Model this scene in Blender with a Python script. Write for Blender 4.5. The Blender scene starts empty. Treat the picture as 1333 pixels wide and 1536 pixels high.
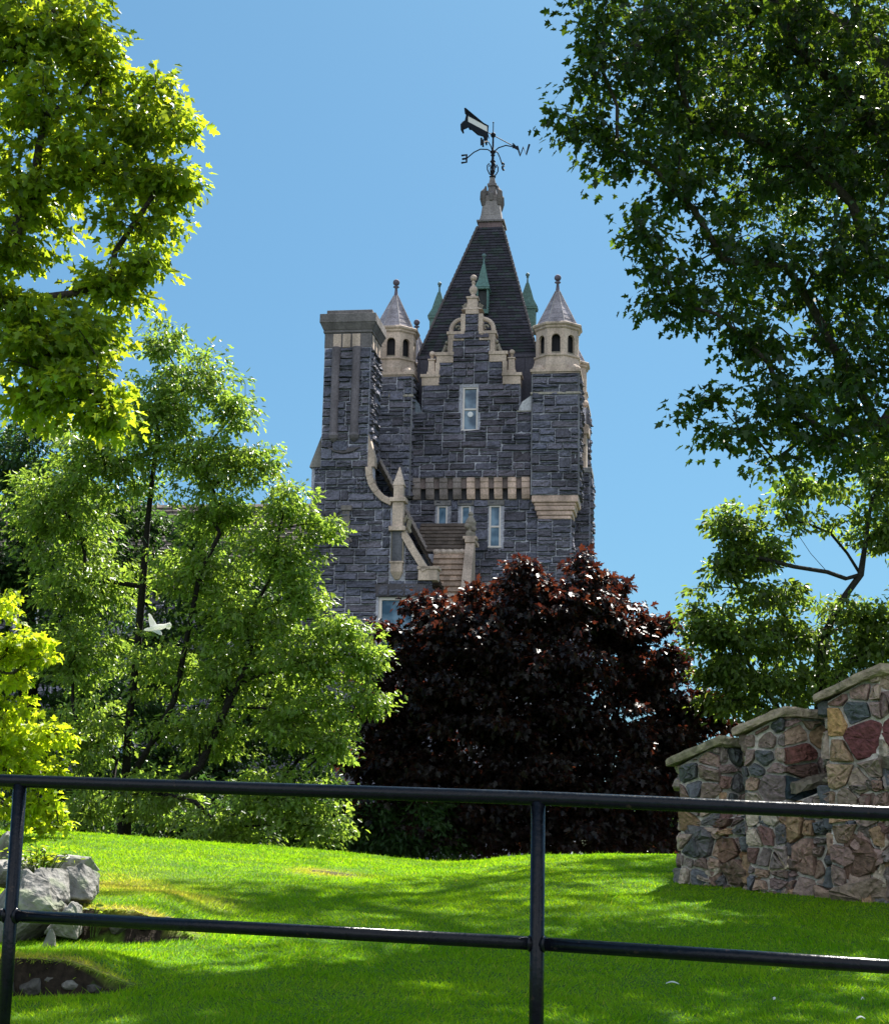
import bpy, math, random
import numpy as np
from mathutils import Vector, Matrix

random.seed(7)
RNG = np.random.default_rng(7)
sc = bpy.context.scene
COL = sc.collection

# ------------------------------------------------------------------ camera
FPX, PW, PH = 2300.0, 1333.0, 1536.0
PITCH, ROLL = math.atan(441 / 2300), math.radians(1.15)
EYE = np.array([0.0, 0.0, 1.6])
_F = np.array([0, math.cos(PITCH), math.sin(PITCH)])
_U0 = np.array([0, -math.sin(PITCH), math.cos(PITCH)])
_X = np.array([1.0, 0, 0])
_R = math.cos(ROLL) * _X + math.sin(ROLL) * _U0
_U = math.cos(ROLL) * _U0 - math.sin(ROLL) * _X
cam_d = bpy.data.cameras.new("camera")
cam = bpy.data.objects.new("camera", cam_d)
COL.objects.link(cam)
cam_d.sensor_fit = 'AUTO'
cam_d.sensor_width = 36.0
cam_d.lens = 36.0 * FPX / PH
cam_d.clip_start = 0.1
cam_d.clip_end = 3000
m = Matrix(((_R[0], _U[0], -_F[0], EYE[0]), (_R[1], _U[1], -_F[1], EYE[1]), (_R[2], _U[2], -_F[2], EYE[2]), (0, 0, 0, 1)))
cam.matrix_world = m
sc.camera = cam

# ------------------------------------------------------------------ light
SUN_AZ, SUN_EL = math.radians(24), math.radians(52)
w = bpy.data.worlds.new("World")
sc.world = w
w.use_nodes = True
nt = w.node_tree
bg = nt.nodes["Background"]
sky = nt.nodes.new("ShaderNodeTexSky")
sky.sky_type = 'NISHITA'
sky.sun_disc = False
sky.sun_elevation = SUN_EL
sky.sun_rotation = SUN_AZ
sky.altitude = 50
sky.air_density = 1.0
sky.dust_density = 1.2
sky.ozone_density = 2.5
gm = nt.nodes.new("ShaderNodeGamma")
gm.inputs[1].default_value = 0.55
tint = nt.nodes.new("ShaderNodeMix"); tint.data_type = 'RGBA'; tint.blend_type = 'MULTIPLY'; tint.inputs[0].default_value = 1
tint.inputs[7].default_value = (.46, .87, 1.16, 1)
nt.links.new(sky.outputs[0], gm.inputs[0])
nt.links.new(gm.outputs[0], tint.inputs[6])
# unseen cloud bank behind the viewer, added as fill light for shaded fronts
def _n(kind, **k):
    x = nt.nodes.new(kind)
    for a, b in k.items(): setattr(x, a, b)
    return x
def _math(op, a, b=None):
    x = _n("ShaderNodeMath", operation=op)
    for i, q in enumerate((a, b)):
        if q is None: continue
        if isinstance(q, (int, float)): x.inputs[i].default_value = q
        else: nt.links.new(q, x.inputs[i])
    return x.outputs[0]
def _range(v, a, b):
    x = _n("ShaderNodeMapRange", interpolation_type='SMOOTHSTEP')
    x.inputs[1].default_value = a; x.inputs[2].default_value = b
    nt.links.new(v, x.inputs[0])
    return x.outputs[0]
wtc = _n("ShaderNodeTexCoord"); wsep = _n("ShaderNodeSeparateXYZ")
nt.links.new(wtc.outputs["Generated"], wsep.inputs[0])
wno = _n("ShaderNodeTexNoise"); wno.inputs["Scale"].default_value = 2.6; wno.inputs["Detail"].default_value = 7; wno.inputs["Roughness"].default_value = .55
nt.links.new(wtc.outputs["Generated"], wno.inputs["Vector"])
cloud_fill = _math('MULTIPLY', _math('MULTIPLY', _range(_math('MULTIPLY', wsep.outputs[1], -1.0), .05, .5), _range(wsep.outputs[2], .0, .12)), _range(wno.outputs[0], .36, .56))
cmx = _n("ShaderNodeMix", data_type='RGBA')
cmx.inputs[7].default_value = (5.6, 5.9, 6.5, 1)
nt.links.new(cloud_fill, cmx.inputs[0]); nt.links.new(tint.outputs[2], cmx.inputs[6])
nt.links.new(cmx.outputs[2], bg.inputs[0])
bg.inputs[1].default_value = 0.084
sun_d = bpy.data.lights.new("sun", 'SUN')
sun_d.energy = 5.0
sun_d.angle = math.radians(0.5)
sun_d.color = (1.0, 0.95, 0.86)
sun = bpy.data.objects.new("sun", sun_d)
COL.objects.link(sun)
SDIR = Vector((math.sin(SUN_AZ) * math.cos(SUN_EL), math.cos(SUN_AZ) * math.cos(SUN_EL), math.sin(SUN_EL)))
sun.rotation_euler = SDIR.to_track_quat('Z', 'Y').to_euler()
sun.location = (20, 40, 60)
sc.view_settings.view_transform = 'Standard'
sc.view_settings.look = 'None'
sc.view_settings.exposure = 1.5
sc.view_settings.gamma = 1.0
sc.view_settings.use_curve_mapping = False
try:
    sc.cycles.max_bounces = 8
    sc.cycles.transparent_max_bounces = 8
    sc.cycles.use_denoising = True
except Exception:
    pass


def at(px, py, y):
    """world point on the sight line of a photograph pixel, y metres ahead"""
    d = _F + _R * (px - PW / 2) / FPX - _U * (py - PH / 2) / FPX
    return EYE + d * (y / d[1])


# ------------------------------------------------------------------ materials
def new_mat(name):
    mt = bpy.data.materials.new(name)
    mt.use_nodes = True
    t = mt.node_tree
    return mt, t, t.nodes["Principled BSDF"]


def mat_attr(name, rough=0.85, bump=0.3, scale=30.0, vary=0.5, spec=0.3, detail=6.0, attr='col', metallic=0.0, big=None, stain=None):
    """base colour from the mesh colour attribute, broken up with noise, plus noise relief"""
    mt, t, p = new_mat(name)
    a = t.nodes.new("ShaderNodeAttribute"); a.attribute_name = attr
    tc = t.nodes.new("ShaderNodeTexCoord")
    n = t.nodes.new("ShaderNodeTexNoise"); n.inputs["Scale"].default_value = scale; n.inputs["Detail"].default_value = detail
    t.links.new(tc.outputs["Object"], n.inputs["Vector"])
    mr = t.nodes.new("ShaderNodeMapRange")
    mr.inputs[1].default_value = 0.3; mr.inputs[2].default_value = 0.7
    mr.inputs[3].default_value = 1 - vary; mr.inputs[4].default_value = 1 + vary * 0.8
    t.links.new(n.outputs[0], mr.inputs[0])
    mx = t.nodes.new("ShaderNodeMix"); mx.data_type = 'RGBA'; mx.blend_type = 'MULTIPLY'; mx.inputs[0].default_value = 1
    t.links.new(a.outputs["Color"], mx.inputs[6]); t.links.new(mr.outputs[0], mx.inputs[7])
    out = mx.outputs[2]
    if big:
        n4 = t.nodes.new("ShaderNodeTexNoise"); n4.inputs["Scale"].default_value = big[0]; n4.inputs["Detail"].default_value = 6
        mp = t.nodes.new("ShaderNodeMapping"); mp.inputs["Scale"].default_value = (1, 1, big[3] if len(big) > 3 else 1)
        t.links.new(tc.outputs["Object"], mp.inputs[0]); t.links.new(mp.outputs[0], n4.inputs["Vector"])
        m4 = t.nodes.new("ShaderNodeMapRange"); m4.inputs[1].default_value = .35; m4.inputs[2].default_value = .65; m4.inputs[3].default_value = big[1]; m4.inputs[4].default_value = big[2]
        t.links.new(n4.outputs[0], m4.inputs[0])
        x4 = t.nodes.new("ShaderNodeMix"); x4.data_type = 'RGBA'; x4.blend_type = 'MULTIPLY'; x4.inputs[0].default_value = 1
        t.links.new(out, x4.inputs[6]); t.links.new(m4.outputs[0], x4.inputs[7]); out = x4.outputs[2]
    if stain:
        n2 = t.nodes.new("ShaderNodeTexNoise"); n2.inputs["Scale"].default_value = stain[1]; n2.inputs["Detail"].default_value = 5
        t.links.new(tc.outputs["Object"], n2.inputs["Vector"])
        m2 = t.nodes.new("ShaderNodeMapRange"); m2.inputs[1].default_value = stain[2]; m2.inputs[2].default_value = stain[2] + .12
        t.links.new(n2.outputs[0], m2.inputs[0])
        m3 = t.nodes.new("ShaderNodeMix"); m3.data_type = 'RGBA'
        t.links.new(m2.outputs[0], m3.inputs[0]); t.links.new(out, m3.inputs[6]); m3.inputs[7].default_value = (*stain[0], 1)
        out = m3.outputs[2]
    t.links.new(out, p.inputs["Base Color"])
    p.inputs["Roughness"].default_value = rough
    p.inputs["Specular IOR Level"].default_value = spec
    p.inputs["Metallic"].default_value = metallic
    b = t.nodes.new("ShaderNodeBump"); b.inputs["Strength"].default_value = bump; b.inputs["Distance"].default_value = 0.05
    t.links.new(n.outputs[0], b.inputs["Height"]); t.links.new(b.outputs[0], p.inputs["Normal"])
    return mt


def mat_leaf(name, base, trans, mixf=0.5, rough=0.45, vary=0.5, spec=0.35, hue2=None):
    mt, t, p = new_mat(name)
    a = t.nodes.new("ShaderNodeAttribute"); a.attribute_name = 'rnd'
    mr = t.nodes.new("ShaderNodeMapRange"); mr.inputs[3].default_value = 1 - vary; mr.inputs[4].default_value = 1 + vary
    t.links.new(a.outputs["Fac"], mr.inputs[0])

    def tinted(c):
        c2 = hue2 if hue2 else (1.25, 1.0, .8)
        m1 = t.nodes.new("ShaderNodeMix"); m1.data_type = 'RGBA'
        m1.inputs[6].default_value = (*c, 1); m1.inputs[7].default_value = (c[0] * c2[0], c[1] * c2[1], c[2] * c2[2], 1)
        sq = t.nodes.new("ShaderNodeMath"); sq.operation = 'FRACT'
        mu = t.nodes.new("ShaderNodeMath"); mu.operation = 'MULTIPLY'; mu.inputs[1].default_value = 7.3
        t.links.new(a.outputs["Fac"], mu.inputs[0]); t.links.new(mu.outputs[0], sq.inputs[0])
        t.links.new(sq.outputs[0], m1.inputs[0])
        m2 = t.nodes.new("ShaderNodeMix"); m2.data_type = 'RGBA'; m2.blend_type = 'MULTIPLY'; m2.inputs[0].default_value = 1
        t.links.new(m1.outputs[2], m2.inputs[6]); t.links.new(mr.outputs[0], m2.inputs[7])
        return m2.outputs[2]
    t.links.new(tinted(base), p.inputs["Base Color"])
    p.inputs["Roughness"].default_value = rough
    p.inputs["Specular IOR Level"].default_value = spec
    tr = t.nodes.new("ShaderNodeBsdfTranslucent"); t.links.new(tinted(trans), tr.inputs[0])
    mx = t.nodes.new("ShaderNodeMixShader"); mx.inputs[0].default_value = mixf
    t.links.new(p.outputs[0], mx.inputs[1]); t.links.new(tr.outputs[0], mx.inputs[2])
    t.links.new(mx.outputs[0], t.nodes["Material Output"].inputs[0])
    return mt


M = {}
M['ashlar'] = mat_attr('rough_ashlar', .9, .9, 9, .35, .25, big=(.35, .72, 1.25, .5))
M['trim'] = mat_attr('dressed_sandstone', .85, .3, 10, .25, .25, big=(1.1, .6, 1.15, .35))
M['slate'] = mat_attr('roof_slate', .7, .3, 12, .35, .3)
M['copper'] = mat_attr('aged_copper', .6, .15, 8, .3, .3)
M['iron'] = mat_attr('wrought_iron', .65, .1, 20, .2, .15)
M['bark'] = mat_attr('bark', .95, .8, 25, .4, .2)
M['rubble'] = mat_attr('fieldstone', .85, .7, 22, .4, .3)
M['cap'] = mat_attr('coping_stone', .9, .8, 16, .4, .2, stain=((.12, .11, .07), 7, .58))
M['boulder'] = mat_attr('boulder_stone', .85, .9, 11, .5, .3, detail=10, stain=((.20, .22, .15), 6.0, .54))
M['soil'] = mat_attr('soil', .95, .8, 30, .5, .1)
M['plain'] = mat_attr('plain_paint', .5, .02, 10, .06, .4)
M['feather'] = mat_attr('white_feather', .8, .05, 10, .06, .2)
_t = M['feather'].node_tree
_tr = _t.nodes.new("ShaderNodeBsdfTranslucent"); _tr.inputs[0].default_value = (.9, .9, .86, 1)
_mx = _t.nodes.new("ShaderNodeMixShader"); _mx.inputs[0].default_value = .5
_t.links.new(_t.nodes["Principled BSDF"].outputs[0], _mx.inputs[1]); _t.links.new(_tr.outputs[0], _mx.inputs[2])
_t.links.new(_mx.outputs[0], _t.nodes["Material Output"].inputs[0])
M['iron_paint'] = mat_attr('black_gloss_paint', .24, .08, 40, .3, .22, stain=((.05, .035, .028), 34, .66))
M['path'] = mat_attr('asphalt', .9, .4, 60, .3, .2)


def mat_glass():
    mt, t, p = new_mat('window_glass')
    p.inputs["Base Color"].default_value = (.10, .17, .24, 1)
    p.inputs["Roughness"].default_value = .06
    p.inputs["Specular IOR Level"].default_value = .8
    n = t.nodes.new("ShaderNodeTexNoise"); n.inputs["Scale"].default_value = 1.3
    tcg = t.nodes.new("ShaderNodeTexCoord"); t.links.new(tcg.outputs["Object"], n.inputs["Vector"])
    rp = t.nodes.new("ShaderNodeMix"); rp.data_type = 'RGBA'; rp.inputs[6].default_value = (.03, .06, .10, 1); rp.inputs[7].default_value = (.20, .29, .38, 1)
    mg = t.nodes.new("ShaderNodeMapRange"); mg.inputs[1].default_value = .38; mg.inputs[2].default_value = .62
    t.links.new(n.outputs[0], mg.inputs[0]); t.links.new(mg.outputs[0], rp.inputs[0]); t.links.new(rp.outputs[2], p.inputs["Base Color"])
    b = t.nodes.new("ShaderNodeBump"); b.inputs["Strength"].default_value = .06
    t.links.new(n.outputs[0], b.inputs["Height"]); t.links.new(b.outputs[0], p.inputs["Normal"])
    return mt


M['glass'] = mat_glass()

BEIGE = (.58, .455, .365)
BEIGE2 = (.70, .51, .42)
GREY = (.126, .128, .150)
MORTAR = (.44, .44, .50)
LEAD = (.07, .065, .085)


# ------------------------------------------------------------------ mesh helpers
class MB:
    def __init__(s):
        s.v = []; s.f = []; s.c = []

    def add(s, vs, fs, col):
        o = len(s.v)
        s.v.extend([tuple(map(float, q)) for q in vs])
        s.f.extend([tuple(i + o for i in f) for f in fs])
        s.c.extend([col] * len(fs))

    def box(s, x0, x1, y0, y1, z0, z1, col=BEIGE):
        s.add([(x0, y0, z0), (x1, y0, z0), (x1, y1, z0), (x0, y1, z0), (x0, y0, z1), (x1, y0, z1), (x1, y1, z1), (x0, y1, z1)],
              [(3, 2, 1, 0), (4, 5, 6, 7), (0, 1, 5, 4), (1, 2, 6, 5), (2, 3, 7, 6), (3, 0, 4, 7)], col)

    def frustum(s, x0, x1, y0, y1, z0, X0, X1, Y0, Y1, z1, col=BEIGE):
        s.add([(x0, y0, z0), (x1, y0, z0), (x1, y1, z0), (x0, y1, z0), (X0, Y0, z1), (X1, Y0, z1), (X1, Y1, z1), (X0, Y1, z1)],
              [(3, 2, 1, 0), (4, 5, 6, 7), (0, 1, 5, 4), (1, 2, 6, 5), (2, 3, 7, 6), (3, 0, 4, 7)], col)

    def prism(s, pts, a, b, col=BEIGE, fn=None):
        """polygon pts (p,q) extruded from a to b along the middle axis: (p, depth, q)"""
        fn = fn or (lambda p, d, q: (p, d, q))
        n = len(pts)
        vs = [fn(p, a, q) for p, q in pts] + [fn(p, b, q) for p, q in pts]
        fs = [tuple(range(n)), tuple(range(2 * n - 1, n - 1, -1))] + [(i, i + n, (i + 1) % n + n, (i + 1) % n) for i in range(n)]
        s.add(vs, fs, col)

    def lathe(s, prof, c, n=12, col=BEIGE, rot=0.0):
        vs = []; fs = []
        for r, z in prof:
            for k in range(n):
                a = rot + 2 * math.pi * k / n
                vs.append((c[0] + r * math.cos(a), c[1] + r * math.sin(a), c[2] + z))
        for j in range(len(prof) - 1):
            for k in range(n):
                fs.append((j * n + k, j * n + (k + 1) % n, (j + 1) * n + (k + 1) % n, (j + 1) * n + k))
        fs.append(tuple(range(n - 1, -1, -1)))
        fs.append(tuple((len(prof) - 1) * n + k for k in range(n)))
        s.add(vs, fs, col)

    def tube(s, pts, rad, n=6, col=BEIGE, cap=True):
        pts = [np.array(p, float) for p in pts]
        if not hasattr(rad, '__len__'): rad = [rad] * len(pts)
        vs = []; fs = []
        ref = None
        for i, p in enumerate(pts):
            d = pts[min(i + 1, len(pts) - 1)] - pts[max(i - 1, 0)]
            d = d / (np.linalg.norm(d) + 1e-9)
            if ref is None:
                ref = np.array([0, 0, 1.0]) if abs(d[2]) < .9 else np.array([1.0, 0, 0])
            a = np.cross(d, ref); a /= np.linalg.norm(a) + 1e-9
            b = np.cross(a, d); ref = b
            for k in range(n):
                t = 2 * math.pi * k / n
                vs.append(p + rad[i] * (math.cos(t) * a + math.sin(t) * b))
        for j in range(len(pts) - 1):
            for k in range(n):
                fs.append((j * n + k, (j + 1) * n + k, (j + 1) * n + (k + 1) % n, j * n + (k + 1) % n))
        if cap:
            fs.append(tuple(range(n))); fs.append(tuple((len(pts) - 1) * n + k for k in range(n - 1, -1, -1)))
        s.add(vs, fs, col)

    def ball(s, c, r, col=BEIGE, n=12):
        prof = [(r * math.sin(math.pi * i / 8) + .001, -r * math.cos(math.pi * i / 8)) for i in range(9)]
        s.lathe(prof, c, n, col)

    def build(s, name, mat, parent=None, smooth=False, bevel=0.0):
        me = bpy.data.meshes.new(name)
        me.from_pydata(s.v, [], s.f)
        at_ = me.attributes.new('col', 'FLOAT_COLOR', 'FACE')
        arr = np.ones((len(s.f), 4), np.float32); arr[:, :3] = np.array(s.c, np.float32).reshape(-1, 3)
        at_.data.foreach_set('color', arr.ravel())
        me.materials.append(mat)
        if smooth:
            me.polygons.foreach_set('use_smooth', np.ones(len(s.f), bool))
        me.update()
        o = bpy.data.objects.new(name, me)
        COL.objects.link(o)
        if parent: o.parent = parent
        if bevel:
            b = o.modifiers.new('bevel', 'BEVEL'); b.width = bevel; b.segments = 2; b.limit_method = 'ANGLE'
        return o


def np_mesh(name, V, faces_n, F, mat, parent=None, attrs=None, smooth=False):
    """F: flat index array of faces that all have faces_n corners"""
    me = bpy.data.meshes.new(name)
    nv, nf = len(V), len(F) // faces_n
    me.vertices.add(nv); me.vertices.foreach_set('co', np.asarray(V, np.float32).ravel())
    me.loops.add(len(F)); me.loops.foreach_set('vertex_index', np.asarray(F, np.int32))
    me.polygons.add(nf)
    me.polygons.foreach_set('loop_start', np.arange(0, len(F), faces_n, dtype=np.int32))
    me.polygons.foreach_set('loop_total', np.full(nf, faces_n, np.int32))
    if smooth: me.polygons.foreach_set('use_smooth', np.ones(nf, bool))
    me.update(calc_edges=True)
    for k, (typ, arr) in (attrs or {}).items():
        a_ = me.attributes.new(k, typ, 'POINT')
        a_.data.foreach_set('value' if typ == 'FLOAT' else 'color', np.asarray(arr, np.float32).ravel())
    me.materials.append(mat)
    o = bpy.data.objects.new(name, me)
    COL.objects.link(o)
    if parent: o.parent = parent
    return o


def empty(name, loc, label, cat, group=None, rz=0.0):
    o = bpy.data.objects.new(name, None); COL.objects.link(o)
    o.location = loc; o.rotation_euler = (0, 0, rz); o.empty_display_size = .2
    return tag(o, label, cat, group)


def tag(o, label=None, cat=None, group=None, kind=None):
    if label: o['label'] = label
    if cat: o['category'] = cat
    if group: o['group'] = group
    if kind: o['kind'] = kind
    return o


def sm(a, b, x):
    t = np.clip((x - a) / (b - a), 0, 1)
    return t * t * (3 - 2 * t)


# cheap value noise, for shapes
_perm = np.random.default_rng(3).random((64, 64))


def vnoise(x, y):
    xi = np.floor(x).astype(int); yi = np.floor(y).astype(int)
    fx = x - xi; fy = y - yi
    fx = fx * fx * (3 - 2 * fx); fy = fy * fy * (3 - 2 * fy)
    g = lambda a, b: _perm[a % 64, b % 64]
    return (g(xi, yi) * (1 - fx) + g(xi + 1, yi) * fx) * (1 - fy) + (g(xi, yi + 1) * (1 - fx) + g(xi + 1, yi + 1) * fx) * fy


# ------------------------------------------------------------------ ground
def ground_z(x, y):
    x = np.asarray(x, float); y = np.asarray(y, float)
    py = [-50, 0, 4.5, 6, 7.5, 10, 12, 14, 16, 18, 19, 20, 22, 26, 32, 45, 80]
    pz = [.0, .25, .45, .5, .56, .60, .70, .82, .94, 1.03, 1.05, 1.0, .7, .0, -.8, -1, -1]
    z = sum(np.interp(y + o, py, pz) for o in (-.8, -.4, 0, .4, .8)) / 5
    cx = [-30, -8, -4.6, -2.2, -1.0, 0.0, .45, 1.1, 2.6, 5, 30]
    cz = [.1, .2, .16, .05, -.03, -.11, -.09, .0, .03, .05, .0]
    d = sum(np.interp(x + o, cx, cz) for o in (-.2, 0, .2)) / 3
    z = z + d * sm(12, 18, y) * (1 - sm(24, 34, y))
    # grass ledges with an earth face on the left
    e1 = 11.15 + .12 * (vnoise(x * 1.7, x * 0) - .5) - .10 * (x + 2.4)
    a1 = sm(-1.55, -2.2, x)
    z = z + a1 * .19 * sm(-.03, .03, y - e1) * (1 - sm(.4, 3.5, y - e1)) - a1 * .03 * sm(-.6, -.02, y - e1) * (y < e1)
    e2 = 8.72 + .12 * (vnoise(x * 2.1 + 9, x * 0) - .5) + .10 * (x + 2.2)
    a2 = sm(-1.55, -2.1, x)
    z = z + a2 * .15 * sm(-.03, .03, y - e2) * (1 - sm(.3, 1.8, y - e2)) - a2 * .05 * sm(-.5, -.02, y - e2) * (y < e2)
    z = z + .02 * (vnoise(x * 1.3 + 5, y * 1.3) - .5) + .012 * (vnoise(x * 4, y * 4 + 7) - .5)
    return z


def ledge_mask(x, y):
    e1 = 11.15 + .12 * (vnoise(x * 1.7, x * 0) - .5) - .10 * (x + 2.4)
    e2 = 8.72 + .12 * (vnoise(x * 2.1 + 9, x * 0) - .5) + .10 * (x + 2.2)
    a = sm(-1.62, -1.9, x) * (np.abs(y - e1 + .03) < .040 + .025 * vnoise(x * 9, y * 3)) + sm(-1.62, -1.9, x) * (np.abs(y - e2 + .03) < .040 + .025 * vnoise(x * 9 + 5, y * 3))
    return np.clip(a, 0, 1)


def bare_face(x, y):
    """1 where the turf breaks off in a steep earth face"""
    g = (ground_z(x, y + .02) - ground_z(x, y - .02)) / .04
    return np.maximum(ledge_mask(x, y) * (g > .12), sm(.35, .6, g) * (x < -1.4) * (y < 12.5) * (y > 7.8))


def dry_mask(x, y):
    """thin, yellowed turf above the upper ledge and along its lip"""
    d = .75 * np.exp(-((x + 3.0) / .75) ** 2 - ((y - 13.6) / 1.3) ** 2) + .8 * np.exp(-((x + 2.25) / .5) ** 2 - ((y - 12.9) / .6) ** 2)
    e1 = 11.15 - .10 * (x + 2.4); e2 = 8.72 + .10 * (x + 2.2)
    d = d + .9 * sm(-1.5, -2.0, x) * (np.exp(-((y - e1 - .12) / .13) ** 2) + np.exp(-((y - e2 - .1) / .12) ** 2))
    d = d + .9 * np.exp(-((x + 1.1) / .35) ** 2 - ((y - 15.9) / .35) ** 2)
    return np.clip(d * (.4 + 1.2 * vnoise(x * 3, y * 3)), 0, 1)


def build_ground():
    xs = np.concatenate([-np.geomspace(900, 7, 22), np.arange(-6.9, 6.9, .06), np.geomspace(7, 900, 22)])
    ys = np.concatenate([np.linspace(-60, 5.5, 20), np.arange(5.6, 21, .05), np.geomspace(21.2, 1500, 40)])
    X, Y = np.meshgrid(xs, ys)
    Z = ground_z(X, Y)
    V = np.stack([X, Y, Z], -1).reshape(-1, 3)
    nx, ny = len(xs), len(ys)
    I = np.arange(nx * ny).reshape(ny, nx)
    F = np.stack([I[:-1, :-1], I[:-1, 1:], I[1:, 1:], I[1:, :-1]], -1).ravel()
    x, y = V[:, 0], V[:, 1]
    led = bare_face(x, y)[:, None]; dry = dry_mask(x, y)[:, None]
    g = np.array([.06, .14, .008]); dr = np.array([.20, .17, .035]); so = np.array([.020, .015, .010])
    c = g * (1 - dry) + dr * dry
    bare = (np.exp(-((x + 1.05) / .26) ** 2 - ((y - 15.9) / .14) ** 2) > .45)[:, None] * 1.0
    far = sm(21, 26, np.hypot(x * .8, y))[:, None]
    c = c * (1 - far) + np.array([.042, .055, .025]) * far
    c = c * (1 - led) + so * led
    c = c * (1 - .8 * bare) + so * 1.6 * .8 * bare
    c = np.concatenate([c, np.ones((len(c), 1))], 1)
    o = np_mesh('lawn', V, 4, F, mat_attr('turf', .95, .5, 25, .5, .15), attrs={'col': ('FLOAT_COLOR', c)}, smooth=True)
    tag(o, kind='structure')


build_ground()

p_ = MB()
p_.add([(-60, 1.0, .345), (60, 1.0, .345), (60, 4.9, .52), (-60, 4.9, .52)], [(0, 1, 2, 3)], (.06, .06, .065))
p_.add([(-60, 1.0, .345), (60, 1.0, .345), (60, .8, .1), (-60, .8, .1), (-60, 4.9, .52), (60, 4.9, .52), (60, 5.0, .2), (-60, 5.0, .2)], [(3, 2, 1, 0), (4, 5, 6, 7)], (.06, .06, .065))
tag(p_.build('path', M['path']), kind='structure')


def build_grass():
    n = 560000
    # more blades close to the camera
    y = 6.6 + 13.4 * RNG.random(n) ** 1.15
    half = .38 * y + 1.6
    x = (RNG.random(n) * 2 - 1) * half
    keep = (bare_face(x, y) < .3) | (RNG.random(n) < .10)
    bare = np.exp(-((x + 1.05) / .26) ** 2 - ((y - 15.9) / .14) ** 2)
    keep &= ~((bare > .4) & (RNG.random(n) < .9))
    x, y = x[keep], y[keep]
    n = len(x)
    z = ground_z(x, y)
    cl = vnoise(x * 5, y * 5) * .6 + vnoise(x * 1.6 + 20, y * 1.6) * .4
    h = (.011 + .020 * cl) * (.6 + .8 * RNG.random(n)) * np.where(RNG.random(n) < .04, 1.9, 1.0)
    wd = .0026 + .00024 * y
    a = RNG.random(n) * 2 * np.pi
    dx, dy = np.cos(a) * wd, np.sin(a) * wd
    lean = RNG.normal(0, .6, (n, 2)) * h[:, None]
    lean += (np.stack([vnoise(x * 3, y * 3), vnoise(x * 3 + 40, y * 3)], 1) - .5) * h[:, None] * 1.4
    base = np.stack([x, y, z - .004], 1)
    e1 = 11.15 + .12 * (vnoise(x * 1.7, x * 0) - .5) - .10 * (x + 2.4)
    e2 = 8.72 + .12 * (vnoise(x * 2.1 + 9, x * 0) - .5) + .10 * (x + 2.2)
    lip = (x < -1.62) & (((y > e1) & (y < e1 + .10)) | ((y > e2) & (y < e2 + .10)))
    h = np.where(lip, h * .7, h)
    lean[lip] = np.stack([RNG.normal(0, .02, lip.sum()), -.05 - .06 * RNG.random(lip.sum())], 1)
    h = np.where(lip & (RNG.random(n) < .5), -.02 * RNG.random(n), h)
    D = np.stack([dx, dy, 0 * dx], 1)
    V = np.stack([base - D, base + D, base + np.concatenate([lean, h[:, None]], 1)], 1).reshape(-1, 3)
    F = np.arange(3 * n)
    dry = dry_mask(x, y)
    r = RNG.random(n)
    g1 = np.array([.080, .23, .006]); g2 = np.array([.235, .36, .010]); dr = np.array([.40, .35, .07])
    big = vnoise(x * .9 + 3, y * .9) * .7 + .3 * vnoise(x * 2.5, y * 2.5 + 30)
    c = g1 + (g2 - g1) * np.clip(.55 * big + .6 * r - .1, 0, 1)[:, None]
    dd = (dry * (.35 + .65 * r) + (r > .965) * .5)[:, None].clip(0, 1)
    c = c * (1 - dd) + dr * dd
    c = c * (.75 + .5 * RNG.random(n))[:, None]
    c = np.repeat(np.concatenate([c, np.ones((n, 1))], 1), 3, 0)
    mt, t, p = new_mat('grass_blades')
    a_ = t.nodes.new("ShaderNodeAttribute"); a_.attribute_name = 'col'
    t.links.new(a_.outputs["Color"], p.inputs["Base Color"]); p.inputs["Roughness"].default_value = .6
    p.inputs["Specular IOR Level"].default_value = .12
    tr = t.nodes.new("ShaderNodeBsdfTranslucent")
    mu = t.nodes.new("ShaderNodeMix"); mu.data_type = 'RGBA'; mu.blend_type = 'MULTIPLY'; mu.inputs[0].default_value = 1
    t.links.new(a_.outputs["Color"], mu.inputs[6]); mu.inputs[7].default_value = (1.9, 1.8, 1, 1)
    t.links.new(mu.outputs[2], tr.inputs[0])
    mx = t.nodes.new("ShaderNodeMixShader"); mx.inputs[0].default_value = .5
    t.links.new(p.outputs[0], mx.inputs[1]); t.links.new(tr.outputs[0], mx.inputs[2])
    t.links.new(mx.outputs[0], t.nodes["Material Output"].inputs[0])
    o = np_mesh('grass', V, 3, F, mt, attrs={'col': ('FLOAT_COLOR', c)})
    tag(o, 'short bright green mown grass covering the sloping lawn', 'grass', kind='stuff')


build_grass()

# ------------------------------------------------------------------ castle
TH = math.radians(8.3)
ORG = at(711, 700, 80.0)
castle = empty('castle', (ORG[0], ORG[1], 0), 'dark grey stone castle tower with steep slate spire, turrets and tall chimney', 'castle', rz=-TH)


def stone_col(rng, base=GREY, var=.35):
    k = 1 + var * (rng.random() * 2 - 1)
    t = rng.random()
    hue = np.array([.94, .97, 1.10]) * (1 - t) + np.array([1.06, .97, 1.0]) * t
    return tuple(np.array(base) * k * hue)


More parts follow.
